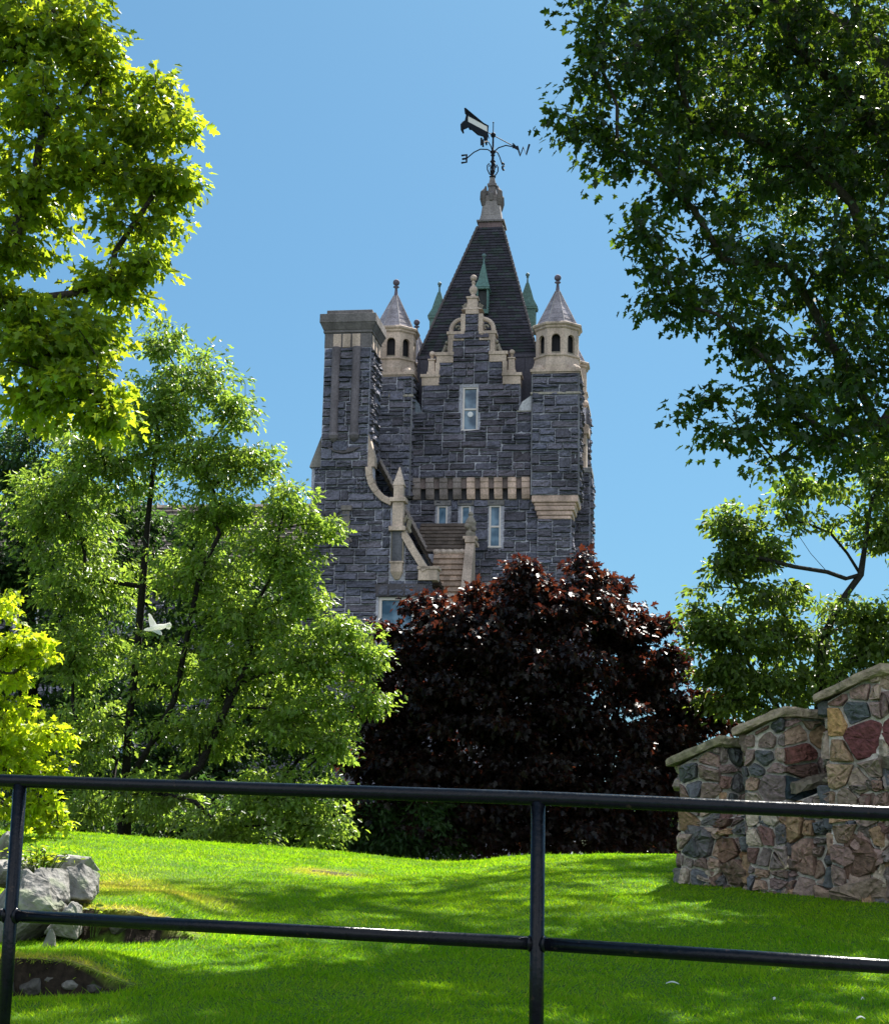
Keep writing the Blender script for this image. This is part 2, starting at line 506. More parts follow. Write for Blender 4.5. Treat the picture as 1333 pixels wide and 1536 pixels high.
def block(mb, a, b, c, d, fn, rng, gx, gy, relief, base):
    # pillowed block
    n1, n2 = len(gx), len(gy)
    bulge = relief * (.5 + .9 * rng.random())
    tilt = rng.normal(0, .25, 2); tilt[1] -= .75
    D = np.zeros((n2, n1))
    ii, jj = np.meshgrid(gx, gy)
    D = bulge * (1 + tilt[0] * (ii - .5) + tilt[1] * (jj - .5)) + rng.normal(0, relief * .28, (n2, n1))
    edge = np.ones((n2, n1)); edge[0] = edge[-1] = 0; edge[:, 0] = edge[:, -1] = 0
    D = D * edge - .012 * (1 - edge)
    wob = rng.normal(0, .012, (n2, n1))
    vs = []
    for q in range(n2):
        for p in range(n1):
            vs.append(fn(a + (b - a) * gx[p] + wob[q, p] * (0 < p < n1 - 1) , c + (d - c) * gy[q] + wob[q, p] * (0 < q < n2 - 1), D[q, p]))
    fs = [(q * n1 + p, q * n1 + p + 1, (q + 1) * n1 + p + 1, (q + 1) * n1 + p) for q in range(n2 - 1) for p in range(n1 - 1)]
    mb.add(vs, fs, stone_col(rng, base))


def ashlar(mb, s0, s1, t0, t1, fn, holes=(), cell=.2, keep=None, base=GREY, seed=1, gap=.016, relief=.12, mortar=True):
    """random-coursed rock-faced ashlar: blocks of 1-3 courses on a mortar plane. fn(s, t, d) -> point, d outward"""
    rng = np.random.default_rng(seed)
    nx = max(1, int(round((s1 - s0) / cell))); ny = max(1, int(round((t1 - t0) / cell)))
    cx = (s1 - s0) / nx; cy = (t1 - t0) / ny
    occ = np.zeros((ny, nx), bool)
    gx = np.array([0, .06, .3, .55, .8, .94, 1.0]); gy = np.array([0, .10, .36, .65, .9, 1.0])
    for (a, b, c, d) in holes:
        for j in range(ny):
            for i in range(nx):
                if s0 + i * cx < b - .02 and s0 + (i + 1) * cx > a + .02 and t0 + j * cy < d - .02 and t0 + (j + 1) * cy > c + .02:
                    occ[j, i] = True
    for j in range(ny):
        i = 0
        while i < nx:
            if occ[j, i]: i += 1; continue
            hh = rng.choice([1, 2, 2, 2, 2, 2, 3]) if ny - j > 1 else 1
            if j % 2 == 1 and hh == 2 and rng.random() < .6: hh = 1
            ww = rng.integers(3, 8) if hh < 3 else rng.integers(2, 6)
            hh = min(hh, ny - j)
            k = 0
            while k < ww and i + k < nx and not occ[j:j + hh, i + k].any(): k += 1
            if k == 0:
                hh = 1; k = 1
            elif i + k < nx and k == ww:
                fr = 0
                while i + k + fr < nx and fr < 2 and not occ[j:j + hh, i + k + fr].any(): fr += 1
                if fr == 1: k += 1
            occ[j:j + hh, i:i + k] = True
            a, b = s0 + i * cx + gap, s0 + (i + k) * cx - gap
            c, d = t0 + j * cy + gap, t0 + (j + hh) * cy - gap
            i += k
            ok = lambda a, b, c, d: keep is None or (keep(a, c) and keep(b, c) and keep(a, d) and keep(b, d))
            if ok(a, b, c, d):
                cells = [(a, b, c, d)]
            else:
                i0 = i - k
                cells = [(s0 + q * cx + gap, s0 + (q + 1) * cx - gap, t0 + r_ * cy + gap, t0 + (r_ + 1) * cy - gap) for q in range(i0, i) for r_ in range(j, j + hh)]
                cells = [q for q in cells if ok(*q)]
            for (a, b, c, d) in cells:
                block(mb, a, b, c, d, fn, rng, gx, gy, relief, base)


def front(w0):
    return lambda s, t, d: (s, w0 - d, t)


def side(u0):
    return lambda s, t, d: (u0 + d, s, t)


def lside(u0):
    return lambda s, t, d: (u0 - d, s, t)


def wall_box(mb, u0, u1, w0, w1, v0, v1, seed=1, faces='fr', **k):
    mb.box(u0, u1, w0, w1, v0, v1, MORTAR)
    if 'f' in faces: ashlar(mb, u0, u1, v0, v1, front(w0), seed=seed, **k)
    if 'r' in faces: ashlar(mb, w0, w1, v0, v1, side(u1), seed=seed + 50, **k)
    if 'l' in faces: ashlar(mb, w0, w1, v0, v1, lside(u0), seed=seed + 90, **k)


CV = -.25   # axis of the front gable


def window(c, hw, v0, v1, w0, transom=None, frame=.10, parent=castle, disc=False, col=(.72, .66, .62), two=False):
    f = MB()
    f.box(c - hw, c - hw + frame, w0 - .05, w0 + .12, v0, v1, col)
    f.box(c + hw - frame, c + hw, w0 - .05, w0 + .12, v0, v1, col)
    f.box(c - hw + frame, c + hw - frame, w0 - .053, w0 + .12, v1 - frame, v1, col)
    f.box(c - hw - .05, c + hw + .05, w0 - .12, w0 + .12, v0 - .1, v0, col)
    tr = transom if transom else v0 + (v1 - v0) * .48
    f.box(c - hw + frame, c + hw - frame, w0 - .01, w0 + .1, tr - .05, tr + .05, col)
    if two:
        f.box(c - .04, c + .04, w0 - .012, w0 + .1, tr + .05, v1 - frame, col)
    w_ = f.build('window', M['plain'], parent, bevel=.01)
    g = MB()
    g.box(c - hw + frame, c + hw - frame, w0 + .05, w0 + .08, v0, v1 - frame, (.1, .15, .2))
    g.build('pane', M['glass'], w_)
    return w_


# --- lower shaft, set back under the corbel table
lo = MB()
LOW_W = .4
HW = [(-2.0, -1.45, 15.0, 17.4), (-.72, -.2, 15.0, 17.4), (.80, 1.42, 15.2, 17.4)]
lo.box(-4.9, 5.0, LOW_W + .12, 9.0, -2, 17.75, MORTAR)
for a, b, c, d in [(-4.9, -2.0, -2, 17.7), (-1.45, -.72, 14.9, 17.7), (-.2, .8, 14.9, 17.7), (1.42, 3.4, 8, 17.7), (-2.0, 1.42, 17.4, 17.7), (-2.0, -.2, 8, 14.9), (-.2, .8, 8, 14.9), (.8, 1.42, 8, 15.2)]:
    lo.box(a, b, LOW_W, LOW_W + .121, c, d, MORTAR)
ashlar(lo, -3.5, 3.4, 8.0, 17.7, front(LOW_W), holes=HW, seed=11)
ashlar(lo, .6, 9.0, 8.0, 17.7, side(5.0), seed=12)
wall_box(lo, 3.40, 5.17, .08, .9, 7.0, 16.6, seed=13)
lo.build('lower_wall', M['ashlar'], castle)
lt_ = MB()
for a, b, c, d in HW:
    lt_ = MB(); lt_.box(a - .18, b + .18, LOW_W - .1, LOW_W + .1, d, d + .28, (.2, .19, .19))
    lt_.build('lintel', M['trim'], castle, bevel=.015)
for a, b, c, d in HW:
    window((a + b) / 2, (b - a) / 2, c, d, LOW_W + .04, frame=.09)

# --- corbel table
for k in range(9):
    c = -3.12 + .735 * k
    b = MB()
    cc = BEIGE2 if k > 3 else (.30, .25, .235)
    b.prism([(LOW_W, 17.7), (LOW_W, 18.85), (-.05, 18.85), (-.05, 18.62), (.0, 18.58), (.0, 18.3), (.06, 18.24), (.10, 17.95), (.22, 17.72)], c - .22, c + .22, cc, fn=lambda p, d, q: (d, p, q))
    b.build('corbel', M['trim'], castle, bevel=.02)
cb = MB()
for k in range(8):
    c = -3.12 + .735 * (k + .5)
    cb.box(c - .145, c + .145, .12, LOW_W - .01, 18.28, 18.85, (.26, .2, .19))
cb.box(-3.55, 3.05, LOW_W - .03, LOW_W + .3, 17.71, 18.85, (.06, .06, .07))
cb.build('corbel_band', M['trim'], castle, bevel=.01)

# --- upper wall with the stepped gable
up = MB()
GW = (CV - .42 - .02, CV + .42 - .02, 21.5, 23.85)
rects = [(-3.55, 3.05, 18.85, 22.45, 0), (CV - 2.65, CV + 2.65, 22.45, 24.0, 0), (CV - 1.78, CV + 1.72, 24.0, 25.25, 0), (CV - 1.02, CV + .98, 25.25, 26.95, 0), (CV - .36, CV + .36, 26.95, 27.95, 0)]
for k, (a, b, c, d, _) in enumerate(rects):
    if k == 0:
        up.box(a, GW[0], 0, 1.2, c, d, MORTAR); up.box(GW[1], b, 0, 1.2, c, d, MORTAR); up.box(GW[0], GW[1], 0, 1.2, c, GW[2], MORTAR)
    elif k == 1:
        up.box(a, GW[0], 0, 1.0, c, d, MORTAR); up.box(GW[1], b, 0, 1.0, c, d, MORTAR); up.box(GW[0], GW[1], 0, 1.0, GW[3], d, MORTAR)
    else:
        up.box(a, b, 0, .8, c, d, MORTAR)
    ashlar(up, a, b, c, d, front(0), holes=[GW], seed=20 + k, base=(.118, .116, .136))
up.build('upper_wall', M['ashlar'], castle)
gw = window(CV - .02, .42, 21.5, 23.85, .1, disc=True)
dl = MB(); dl.lathe([(.01, -.04), (.15, -.03), (.15, .03), (.01, .04)], (0, 0, 0), 16, (.8, .8, .8))
for i, v in enumerate(dl.v):
    dl.v[i] = (CV - .02 + v[0], .12 + v[2], 22.35 + v[1])
dl.build('round_light', M['plain'], gw)  # white round light hanging in the gable window, not glowing

cp = MB()   # beige gable coping
for sgn in (-1, 1):
    X = lambda o: CV + sgn * o

    def bx(o0, o1, w0, w1, v0, v1, col=BEIGE):
        a, b = sorted((X(o0), X(o1)))
        cp.box(a, b, w0, w1, v0, v1, col)
    bx(1.72, 2.68, -.10, .85, 23.95, 24.42); bx(1.68, 2.76, -.16, .9, 24.42, 24.58)
    bx(1.70, 1.95, -.105, .8, 24.58, 25.22)
    bx(.98, 1.90, -.10, .8, 25.22, 25.62); bx(.95, 1.98, -.15, .85, 25.62, 25.80)
    bx(1.02, 1.28, -.105, .75, 25.80, 26.45)
    bx(.42, 1.28, -.10, .75, 26.45, 26.80); bx(.40, 1.36, -.14, .8, 26.80, 26.96)
    bx(.36, .60, -.10, .7, 26.96, 27.95)
    # volute
    arc = [(X(.60 + .56 * math.sin(t)), .2, 26.98 + .62 * math.sin(math.pi / 2 + 0) * math.cos(t) + .12) for t in np.linspace(0, math.pi / 2, 8)]
    arc.append((X(1.14), .2, 26.95))
    cp.tube(arc, .13, 8, BEIGE)
    cp.tube([(X(.75 + .14 * math.cos(t) * (1 - t / 9)), .12, 27.22 + .14 * math.sin(t) * (1 - t / 9)) for t in np.linspace(0, 5, 12)], .055, 6, (.3, .26, .2))
    # crocket beside the neck
    cp.tube([(X(.30), .2, 28.25), (X(.42), .2, 28.62), (X(.52), .2, 28.5), (X(.46), .2, 28.34)], [.09, .1, .09, .05], 7, (.3, .26, .21))
    # carved beast on the middle step
    cp.tube([(X(1.15), .2, 25.8), (X(1.28), .15, 26.1), (X(1.45), .15, 26.2), (X(1.50), .15, 26.0), (X(1.62), .15, 25.85)], [.14, .15, .13, .11, .07], 8, (.3, .26, .21))
    cp.ball((X(1.36), .05, 26.38), .11, (.3, .26, .21))
cp.box(CV - .36, CV + .36, -.10, .7, 27.95, 28.2)
cp.frustum(CV - .60, CV + .60, -.12, .72, 28.2, CV - .34, CV + .34, -.08, .6, 28.32)
cp.frustum(CV - .30, CV + .30, -.08, .5, 28.32, CV - .26, CV + .26, -.04, .46, 28.85)
cp.box(CV - .33, CV + .33, -.1, .52, 28.85, 28.95)
cp.build('gable_coping', M['trim'], castle, bevel=.025)
fin = MB()
fin.lathe([(.24, 0), (.16, .1), (.10, .18), (.2, .32), (.24, .48), (.18, .6), (.09, .68), (.08, .8), (.13, .86), (.07, .92), (.1, .96)], (CV + .02, .2, 28.95), 12)
fin.ball((CV + .02, .2, 30.08), .185)
fin.build('gable_finial', M['trim'], castle, smooth=True)
for sgn in (-1, 1):
    pn = MB(); c = CV + sgn * 2.18
    pn.box(c - .24, c + .24, -.06, .42, 24.58, 24.75)
    pn.frustum(c - .19, c + .19, 0, .38, 24.75, c - .16, c + .16, .03, .35, 25.4)
    pn.box(c - .21, c + .21, -.02, .40, 25.4, 25.48)
    pn.lathe([(.12, 0), (.07, .08), (.12, .14), (.06, .18)], (c, .19, 25.48), 10)
    pn.ball((c, .19, 25.80), .16)
    pn.build('pinnacle', M['trim'], castle, bevel=.015)
# lead valleys between gable and turrets
ld = MB()
ld.prism([(2.28, 22.45), (3.04, 22.45), (3.04, 23.3), (2.55, 22.95)], -.12, 1.4, (.50, .50, .52))  # paler than the left valley: sunlight put into the lead colour
ld.box(2.25, 3.08, -.16, .1, 22.38, 22.46, (.3, .28, .25))
ld.build('valley_flashing', M['copper'], castle, bevel=.01)
ld = MB()
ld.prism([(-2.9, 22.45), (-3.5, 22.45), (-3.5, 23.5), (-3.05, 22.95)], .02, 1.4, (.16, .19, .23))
ld.box(-3.5, -2.85, -.1, .1, 22.38, 22.46, (.2, .2, .22))
ld.build('valley_flashing', M['copper'], castle, bevel=.01)


# --- turrets
def turret(cu, cw, fw, faces, corbel, seed):
    b = MB()
    hw = 1.24
    wall_box(b, cu - hw, cu + hw, fw, fw + 2.5, 17.8, 24.42, seed=seed, faces=faces)
    t = b.build('turret', M['ashlar'], castle)
    tr = MB()
    u0, u1, w0, w1 = cu - hw, cu + hw, fw, fw + 2.5
    tr.box(u0 - .09, u1 + .09, w0 - .09, w1 + .09, 23.27, 23.40, (.42, .38, .32))
    tr.box(u0 - .05, u1 + .05, w0 - .05, w1 + .05, 24.42, 24.50)
    tr.box(u0 - .11, u1 + .11, w0 - .11, w1 + .11, 24.50, 24.66)
    for q in ((u0 + .3, w0 + .3), (u1 - .3, w0 + .3), (u1 - .3, w1 - .3), (u0 + .3, w1 - .3)):   # humped corner stops
        tr.lathe([(.40, 0), (.38, .12), (.28, .24), (.1, .32), (.01, .34)], (q[0], q[1], 24.66), 10, BEIGE)
    # chiselled margin on the front corners
    for q in (u0, u1):
        tr.box(q - .045, q + .045, w0 - .03, w0 + .06, 17.8, 24.4, (.22, .22, .24))
    tr.build('string_course', M['trim'], t, bevel=.02)
    # drum
    d = MB()
    R8 = 1.16 / math.cos(math.pi / 8)
    c = (cu, fw + 1.25, 0)
    d.lathe([(R8 * 1.10, 24.67), (R8 * 1.10, 24.95), (R8 * 1.02, 25.35), (R8 * 1.02, 25.42), (R8 * 1.07, 25.46), (R8 * 1.07, 25.56), (R8 * .98, 25.6)], c, 8, BEIGE, math.pi / 8)
    th, z0, z1, zs = .17, 25.6, 27.0, 26.45
    for k in range(8):
        a0 = math.pi / 8 + k * math.pi / 4; a1 = a0 + math.pi / 4
        A = np.array([math.cos(a0), math.sin(a0)]) * R8 * .98; B = np.array([math.cos(a1), math.sin(a1)]) * R8 * .98
        L = np.linalg.norm(B - A); e = (B - A) / L; nrm = np.array([e[1], -e[0]])

        def pt(p, dep, q):
            x = A + e * p - nrm * dep
            return (c[0] + x[0], c[1] + x[1], q)
        mid = L / 2; ow = .235
        d.prism([(0, z0), (mid - ow, z0), (mid - ow, zs), (0, zs)], 0, th, BEIGE, pt)
        d.prism([(mid + ow, z0), (L, z0), (L, zs), (mid + ow, zs)], 0, th, BEIGE, pt)
        arc = [(mid + ow * math.cos(t), zs + ow * math.sin(t)) for t in np.linspace(math.pi, 0, 9)]
        d.prism([(0, z1), (0, zs)] + arc[:5] + [(mid, z1)], 0, th, BEIGE, pt)
        d.prism([(mid, z1)] + arc[4:] + [(L, zs), (L, z1)], 0, th, BEIGE, pt)
        d.prism([(mid - ow, z0), (mid + ow, z0), (mid + ow, z0 + .09), (mid - ow, z0 + .09)], .02, th, (.3, .26, .2), pt)
    d.lathe([(R8 * .99, 27.0), (R8 * 1.05, 27.06), (R8 * 1.05, 27.14), (R8 * 1.13, 27.2), (R8 * 1.15, 27.3), (R8 * 1.1, 27.34)], c, 8, BEIGE, math.pi / 8)
    d.lathe([(R8 * .78, 25.6), (R8 * .74, 25.75), (R8 * .74, 26.9), (R8 * .8, 27.0)], c, 8, (.03, .03, .035), math.pi / 8)  # near-black core: shade inside the openings, put into the colour
    d.build('arcade', M['trim'], t, bevel=.012)
    s = MB()
    n = 7
    for k in range(n):
        f0, f1 = k / n, (k + 1) / n
        r0 = 1.17 + (.12 - 1.17) * f0; r1 = 1.17 + (.12 - 1.17) * f1
        z_0 = 27.34 + 2.1 * f0; z_1 = 27.34 + 2.1 * f1
        for q in range(8):
            a0 = math.pi / 8 + q * math.pi / 4; a1 = a0 + math.pi / 4
            kk = .85 + .3 * random.random()
            s.add([(c[0] + r0 * 1.015 * math.cos(a0), c[1] + r0 * 1.015 * math.sin(a0), z_0), (c[0] + r0 * 1.015 * math.cos(a1), c[1] + r0 * 1.015 * math.sin(a1), z_0),
                   (c[0] + r1 * math.cos(a1), c[1] + r1 * math.sin(a1), z_1), (c[0] + r1 * math.cos(a0), c[1] + r1 * math.sin(a0), z_1)], [(0, 1, 2, 3)], tuple(np.array((.36, .32, .34)) * kk))
        r0 += .03
    for q in range(8):
        a = math.pi / 8 + q * math.pi / 4
        s.tube([(c[0] + 1.18 * math.cos(a), c[1] + 1.18 * math.sin(a), 27.34), (c[0] + .12 * math.cos(a), c[1] + .12 * math.sin(a), 29.44)], .035, 5, (.42, .38, .38))
    s.build('spire', M['trim'], t)
    f = MB()
    f.lathe([(.17, 0), (.12, .06), (.09, .3), (.07, .5), (.17, .56), (.17, .6), (.06, .64), (.06, .7)], (c[0], c[1], 29.38), 10, (.18, .16, .2))
    f.ball((c[0], c[1], 30.22), .19, (.16, .14, .18))
    f.build('finial', M['trim'], t, smooth=True)
    if corbel:
        k = MB()
        st = [(16.55, 16.75, -.78), (16.75, 17.0, -.62), (17.0, 17.25, -.4), (17.25, 17.42, -.3), (17.42, 17.8, -.02)]
        for z0, z1, o in st:
            o2 = o * .5
            k.box(u0 - o * .42 , u1 + o2, w0 - o * .35, w1 + o2, z0, z1, BEIGE2)
        k.build('corbelling', M['trim'], t, bevel=.06)
    return t


turret(4.33, .95, -.3, 'fr', True, 31)
turret(-4.66, .95, -.3, 'fr', False, 32)
turret(4.40, 8.2, 6.9, 'r', False, 33)
turret(-4.66, 8.2, 6.9, 'r', False, 34)

# right flank between the turrets, with a projecting bay
fl = MB()
fl.box(3.05, 5.25, 2.2, 6.9, 17.75, 23.9, MORTAR)
ashlar(fl, 2.2, 6.9, 17.8, 23.9, side(5.25), seed=41)
fl.build('flank_wall', M['ashlar'], castle)
fl = MB()
fl.box(-5.6, -3.5, 2.2, 6.9, 17.75, 23.9, MORTAR)
fl.build('flank_wall', M['ashlar'], castle)
bay = MB()
wall_box(bay, 5.0, 5.95, 4.4, 6.4, 8.0, 20.0, seed=42, faces='fr')
bay.build('flank_bay', M['ashlar'], castle)
bt = MB()
bt.box(4.99, 6.06, 4.3, 6.5, 20.0, 20.3, (.2, .2, .2)); bt.box(4.99, 6.0, 4.35, 6.45, 19.6, 19.75, (.2, .2, .2))
bt.box(5.3, 5.72, 4.9, 5.9, 20.3, 22.35, BEIGE); bt.box(5.25, 5.86, 4.8, 6.0, 22.35, 22.8, BEIGE)
bt.frustum(5.25, 5.86, 4.8, 6.0, 22.8, 5.25, 5.45, 4.9, 5.9, 23.1, BEIGE)
bt.build('bay_coping', M['trim'], castle, bevel=.03)

# --- main roof
rf = MB()
RC = (-.08, 4.6)
z0, z1, h0, h1 = 26.0, 34.5, 3.28, .70
n = 46
for k in range(n):
    f0, f1 = k / n, (k + 1) / n
    a = h0 + (h1 - h0) * f0 + .045; b = h0 + (h1 - h0) * f1
    za, zb = z0 + (z1 - z0) * f0, z0 + (z1 - z0) * f1
    kk = .8 + .4 * random.random()
    sx_ = lambda z: RC[0] + .28 * (z - z0) / (z1 - z0)
    P = lambda h, z: [(sx_(z) - h, RC[1] - h, z), (sx_(z) + h, RC[1] - h, z), (sx_(z) + h, RC[1] + h, z), (sx_(z) - h, RC[1] + h, z)]
    # each course is split into slates of slightly different tone
    for q in range(4):
        A0, A1 = np.array(P(a, za)[q]), np.array(P(a, za)[(q + 1) % 4]); B0, B1 = np.array(P(b, zb)[q]), np.array(P(b, zb)[(q + 1) % 4])
        ns = max(3, int(2 * a / .32))
        for i in range(ns):
            s0, s1 = i / ns, (i + 1) / ns
            wet = np.array((.036, .034, .044)) * kk * (.7 + .6 * random.random())
            if random.random() < .25: wet = wet * np.array((.85, 1.2, .85))
            dz = np.array([0, 0, -.012 * random.random()])
            rf.add([A0 + (A1 - A0) * s0 + dz, A0 + (A1 - A0) * s1 + dz, B0 + (B1 - B0) * s1, B0 + (B1 - B0) * s0], [(0, 1, 2, 3)], tuple(wet))
    rf.add(P(a, za) + P(a - .08, za), [(4, 5, 1, 0), (5, 6, 2, 1), (6, 7, 3, 2), (7, 4, 0, 3)], (.02, .02, .022))
roof = rf.build('main_roof', M['slate'], castle)
hp = MB()
for sx, sy in ((-1, -1), (1, -1), (1, 1), (-1, 1)):
    pts = []
    for k in range(2 * 30 + 1):
        f = k / 60
        h = h0 + (h1 - h0) * f + .03
        pts.append((RC[0] + .28 * f + sx * h, RC[1] + sy * h, z0 + (z1 - z0) * f + .02))
    hp.tube(pts, [.085 if k % 2 else .06 for k in range(61)], 6, (.10, .085, .085))
hp.build('hip_tile', M['slate'], roof)
pb = MB()
pb.frustum(RC[0] - 3.5, RC[0] + 3.5, RC[1] - 3.5, RC[1] + 3.5, 22.4, RC[0] - 3.32, RC[0] + 3.32, RC[1] - 3.32, RC[1] + 3.32, 25.85, LEAD)
pb.box(RC[0] - 3.38, RC[0] + 3.38, RC[1] - 3.38, RC[1] + 3.38, 25.85, 26.0, LEAD)
for k in range(12):
    u = RC[0] - 3.2 + k * .58
    pb.tube([(u, RC[1] - 3.49, 22.4), (u, RC[1] - 3.33, 25.85)], .035, 5, LEAD)
pb.build('lead_apron', M['copper'], castle)
# spire cap
s = MB()
cu, cw = RC[0] + .30, RC[1]
for za, ha, zb, hb, col in [(34.45, .72, 34.8, .68, (.17, .12, .12)), (34.8, .80, 34.92, .80, (.2, .18, .18)), (34.92, .66, 35.3, .58, (.3, .27, .26)), (35.3, .58, 36.2, .47, (.3, .27, .26)), (36.2, .47, 36.5, .50, (.24, .21, .2)), (36.5, .28, 37.2, .2, (.28, .25, .24)), (37.2, .27, 37.35, .27, (.25, .22, .22)), (37.35, .2, 37.8, .13, (.3, .27, .26))]:
    s.frustum(cu - ha, cu + ha, cw - ha, cw + ha, za, cu - hb, cu + hb, cw - hb, cw + hb, zb, col)
for sx, sy in ((-1, -1), (1, -1), (1, 1), (-1, 1)):
    s.tube([(cu + sx * .45, cw + sy * .45, 35.9), (cu + sx * .5, cw + sy * .5, 36.3), (cu + sx * .48, cw + sy * .48, 36.7), (cu + sx * .36, cw + sy * .36, 36.95), (cu + sx * .34, cw + sy * .34, 37.15)], [.12, .17, .17, .1, .04], 8, (.15, .13, .12))
for sx, sy in ((0, -1), (1, 0), (0, 1), (-1, 0)):
    s.tube([(cu + sx * .45, cw + sy * .45, 36.2), (cu + sx * .46, cw + sy * .46, 36.6), (cu + sx * .3, cw + sy * .3, 36.85)], [.12, .15, .05], 8, (.2, .18, .17))
s.build('spire_cap', M['trim'], castle, bevel=.015)


# --- copper lucarnes on the roof slopes
def lucarne(rot, off, vb):
    b = MB()
    # local: slope faces -y; the roof plane at height v lies h(v) from the axis
    hv = lambda v: h0 + (h1 - h0) * (v - z0) / (z1 - z0)
    y0 = -hv(vb) - .30
    y1 = -hv(vb + 1.9) + .2
    T = lambda x, y, z: (RC[0] + (x + off) * math.cos(rot) - y * math.sin(rot), RC[1] + (x + off) * math.sin(rot) + y * math.cos(rot), z)
    GR = (.10, .19, .165); DK = (.025, .03, .03)
    def bx(a, b_, c, d, e, f, col):
        vs = [T(*q) for q in [(a, c, e), (b_, c, e), (b_, d, e), (a, d, e), (a, c, f), (b_, c, f), (b_, d, f), (a, d, f)]]
        b.add(vs, [(3, 2, 1, 0), (4, 5, 6, 7), (0, 1, 5, 4), (1, 2, 6, 5), (2, 3, 7, 6), (3, 0, 4, 7)], col)
    bx(-.26, .26, y0 + .12, y1, vb + .2, vb + 1.35, DK)
    bx(-.33, -.24, y0, y1, vb, vb + 1.4, GR); bx(.24, .33, y0, y1, vb, vb + 1.4, GR)
    bx(-.30, .30, y0 + .02, y1 - .02, vb, vb + .25, GR)
    bx(-.40, .40, y0 - .1, y1, vb + 1.4, vb + 1.52, GR)
    yc = (y0 - .1 + y1) / 2
    base = [(-.42, y0 - .12), (.42, y0 - .12), (.42, y1), (-.42, y1)]
    lv = [(1.0, vb + 1.52), (.62, vb + 2.0), (.36, vb + 2.6), (.14, vb + 3.05)]
    vs = []; fs = []
    for f, z in lv:
        for x, y in base: vs.append(T(x * f, yc + (y - yc) * f - .0, z))
    for j in range(3):
        for k in range(4): fs.append((j * 4 + k, j * 4 + (k + 1) % 4, j * 4 + 4 + (k + 1) % 4, j * 4 + 4 + k))
    fs.append((12, 13, 14, 15)); b.add(vs, fs, GR)
    top = T(0, yc, 0)
    b.lathe([(.06, 0), (.045, .3), (.09, .36), (.04, .4)], (top[0], top[1], vb + 3.05), 8, (.12, .2, .2))
    b.ball((top[0], top[1], vb + 3.05 + .5), .12, (.13, .2, .2), 10)
    b.build('lucarne', M['copper'], castle, bevel=.01)


lucarne(0, .15, 28.6)
lucarne(math.pi / 2, .1, 28.25)
lucarne(-math.pi / 2, .6, 27.6)
lucarne(math.pi, 0, 28.8)

# --- front wing: gable wall under the chimney
WF = -5.0
wg = MB()
rk = lambda u: 18.7 + (-4.57 - u) * 1.85     # right raking edge
lk = lambda u: 16.2 + (u + 7.67) * 1.85
_cx = [-4.55, -4.50, -4.38, -4.15, -3.85, -3.4, -2.75, -2.55, -2.3, -1.55, -1.3]; _cz = [18.35, 17.9, 17.5, 17.15, 16.85, 16.62, 15.05, 14.75, 14.3, 13.15, 12.6]
inside = lambda u, v: v < 18.5 if -7.68 < u < -4.5 else (v < (np.interp(u, _cx, _cz) if u > -5 else lk(u)) - .08)
WH = (-4.05, -2.2, 8.4, 11.75)
wg.prism([(-10.9, -2), (-10.9, 10.3), (-7.67, 16.2), (-7.67, 18.4), (-4.5, 18.4), (-4.45, 17.5), (-4.15, 16.95), (-3.4, 16.4), (-2.75, 14.8), (-1.5, 12.8), (-1.35, 11.75), (-4.05, 11.75), (-4.05, -2)], WF, WF + .5, MORTAR)
wg.prism([(-2.2, -2), (-2.2, 11.75), (-1.35, 11.75), (-1.35, -2)], WF, WF + .5, MORTAR)
wg.prism([(-4.05, -2), (-4.05, 8.3), (-2.2, 8.3), (-2.2, -2)], WF, WF + .5, MORTAR)
ashlar(wg, -10.9, -1.35, 0.5, 18.4, front(WF), holes=[WH, (-3.4, -2.88, 12.6, 18)], keep=inside, seed=51)
ashlar(wg, -5, .4, 0.5, 12.2, side(-1.35), seed=52)
wg.box(-1.6, -1.35, WF + .5, LOW_W, -2, 12.2, MORTAR)
wg.build('wing_gable_wall', M['ashlar'], castle)
lw = MB()
lw.box(-4.5, -1.75, WF - .09, WF + .3, 11.75, 12.4, (.10, .09, .1))
lw.build('lintel', M['trim'], castle, bevel=.03)
lw = MB()
lw.box(-4.25, -2.0, WF - .11, WF + .3, 8.2, 8.4, (.3, .29, .28))
lw.build('window_sill', M['trim'], castle, bevel=.02)
window((WH[0] + WH[1]) / 2, .92, 8.4, 11.75, WF + .14, transom=10.1, frame=.16)
# chimney
ch = MB()
wall_box(ch, -7.2, -4.78, WF - .12, -2.6, 18.3, 24.62, seed=61, faces='fr', cell=.205)
chim = ch.build('chimney', M['ashlar'], castle)
ct = MB()
u0, u1, a0, a1 = -7.2, -4.78, WF - .12, -2.6
ct.box(u0 - .02, u1 + .02, a0 - .02, a1 + .02, 24.62, 25.42, (.16, .145, .145))
for q in (-6.55, -6.05, -5.55):
    ct.box(q - .21, q + .21, a0 - .07, a0, 24.62, 25.36, BEIGE)
for q in np.linspace(a0 + .45, a1 - .4, 3):
    ct.box(u1, u1 + .06, q - .21, q + .21, 24.62, 25.36, BEIGE)
ct.box(u0 - .08, u1 + .08, a0 - .08, a1 + .08, 25.42, 25.56, (.17, .155, .155))
ct.frustum(u0 - .08, u1 + .08, a0 - .08, a1 + .08, 25.56, u0 - .24, u1 + .24, a0 - .24, a1 + .24, 25.92, (.165, .15, .15))
ct.box(u0 - .26, u1 + .26, a0 - .26, a1 + .26, 25.92, 26.4, (.19, .172, .168))
ct.box(u0 + .05, u1 + .02, a0 - .0, a1 + .05, 26.4, 26.66, (.2, .18, .175))
ct.build('chimney_cap', M['trim'], chim, bevel=.03)
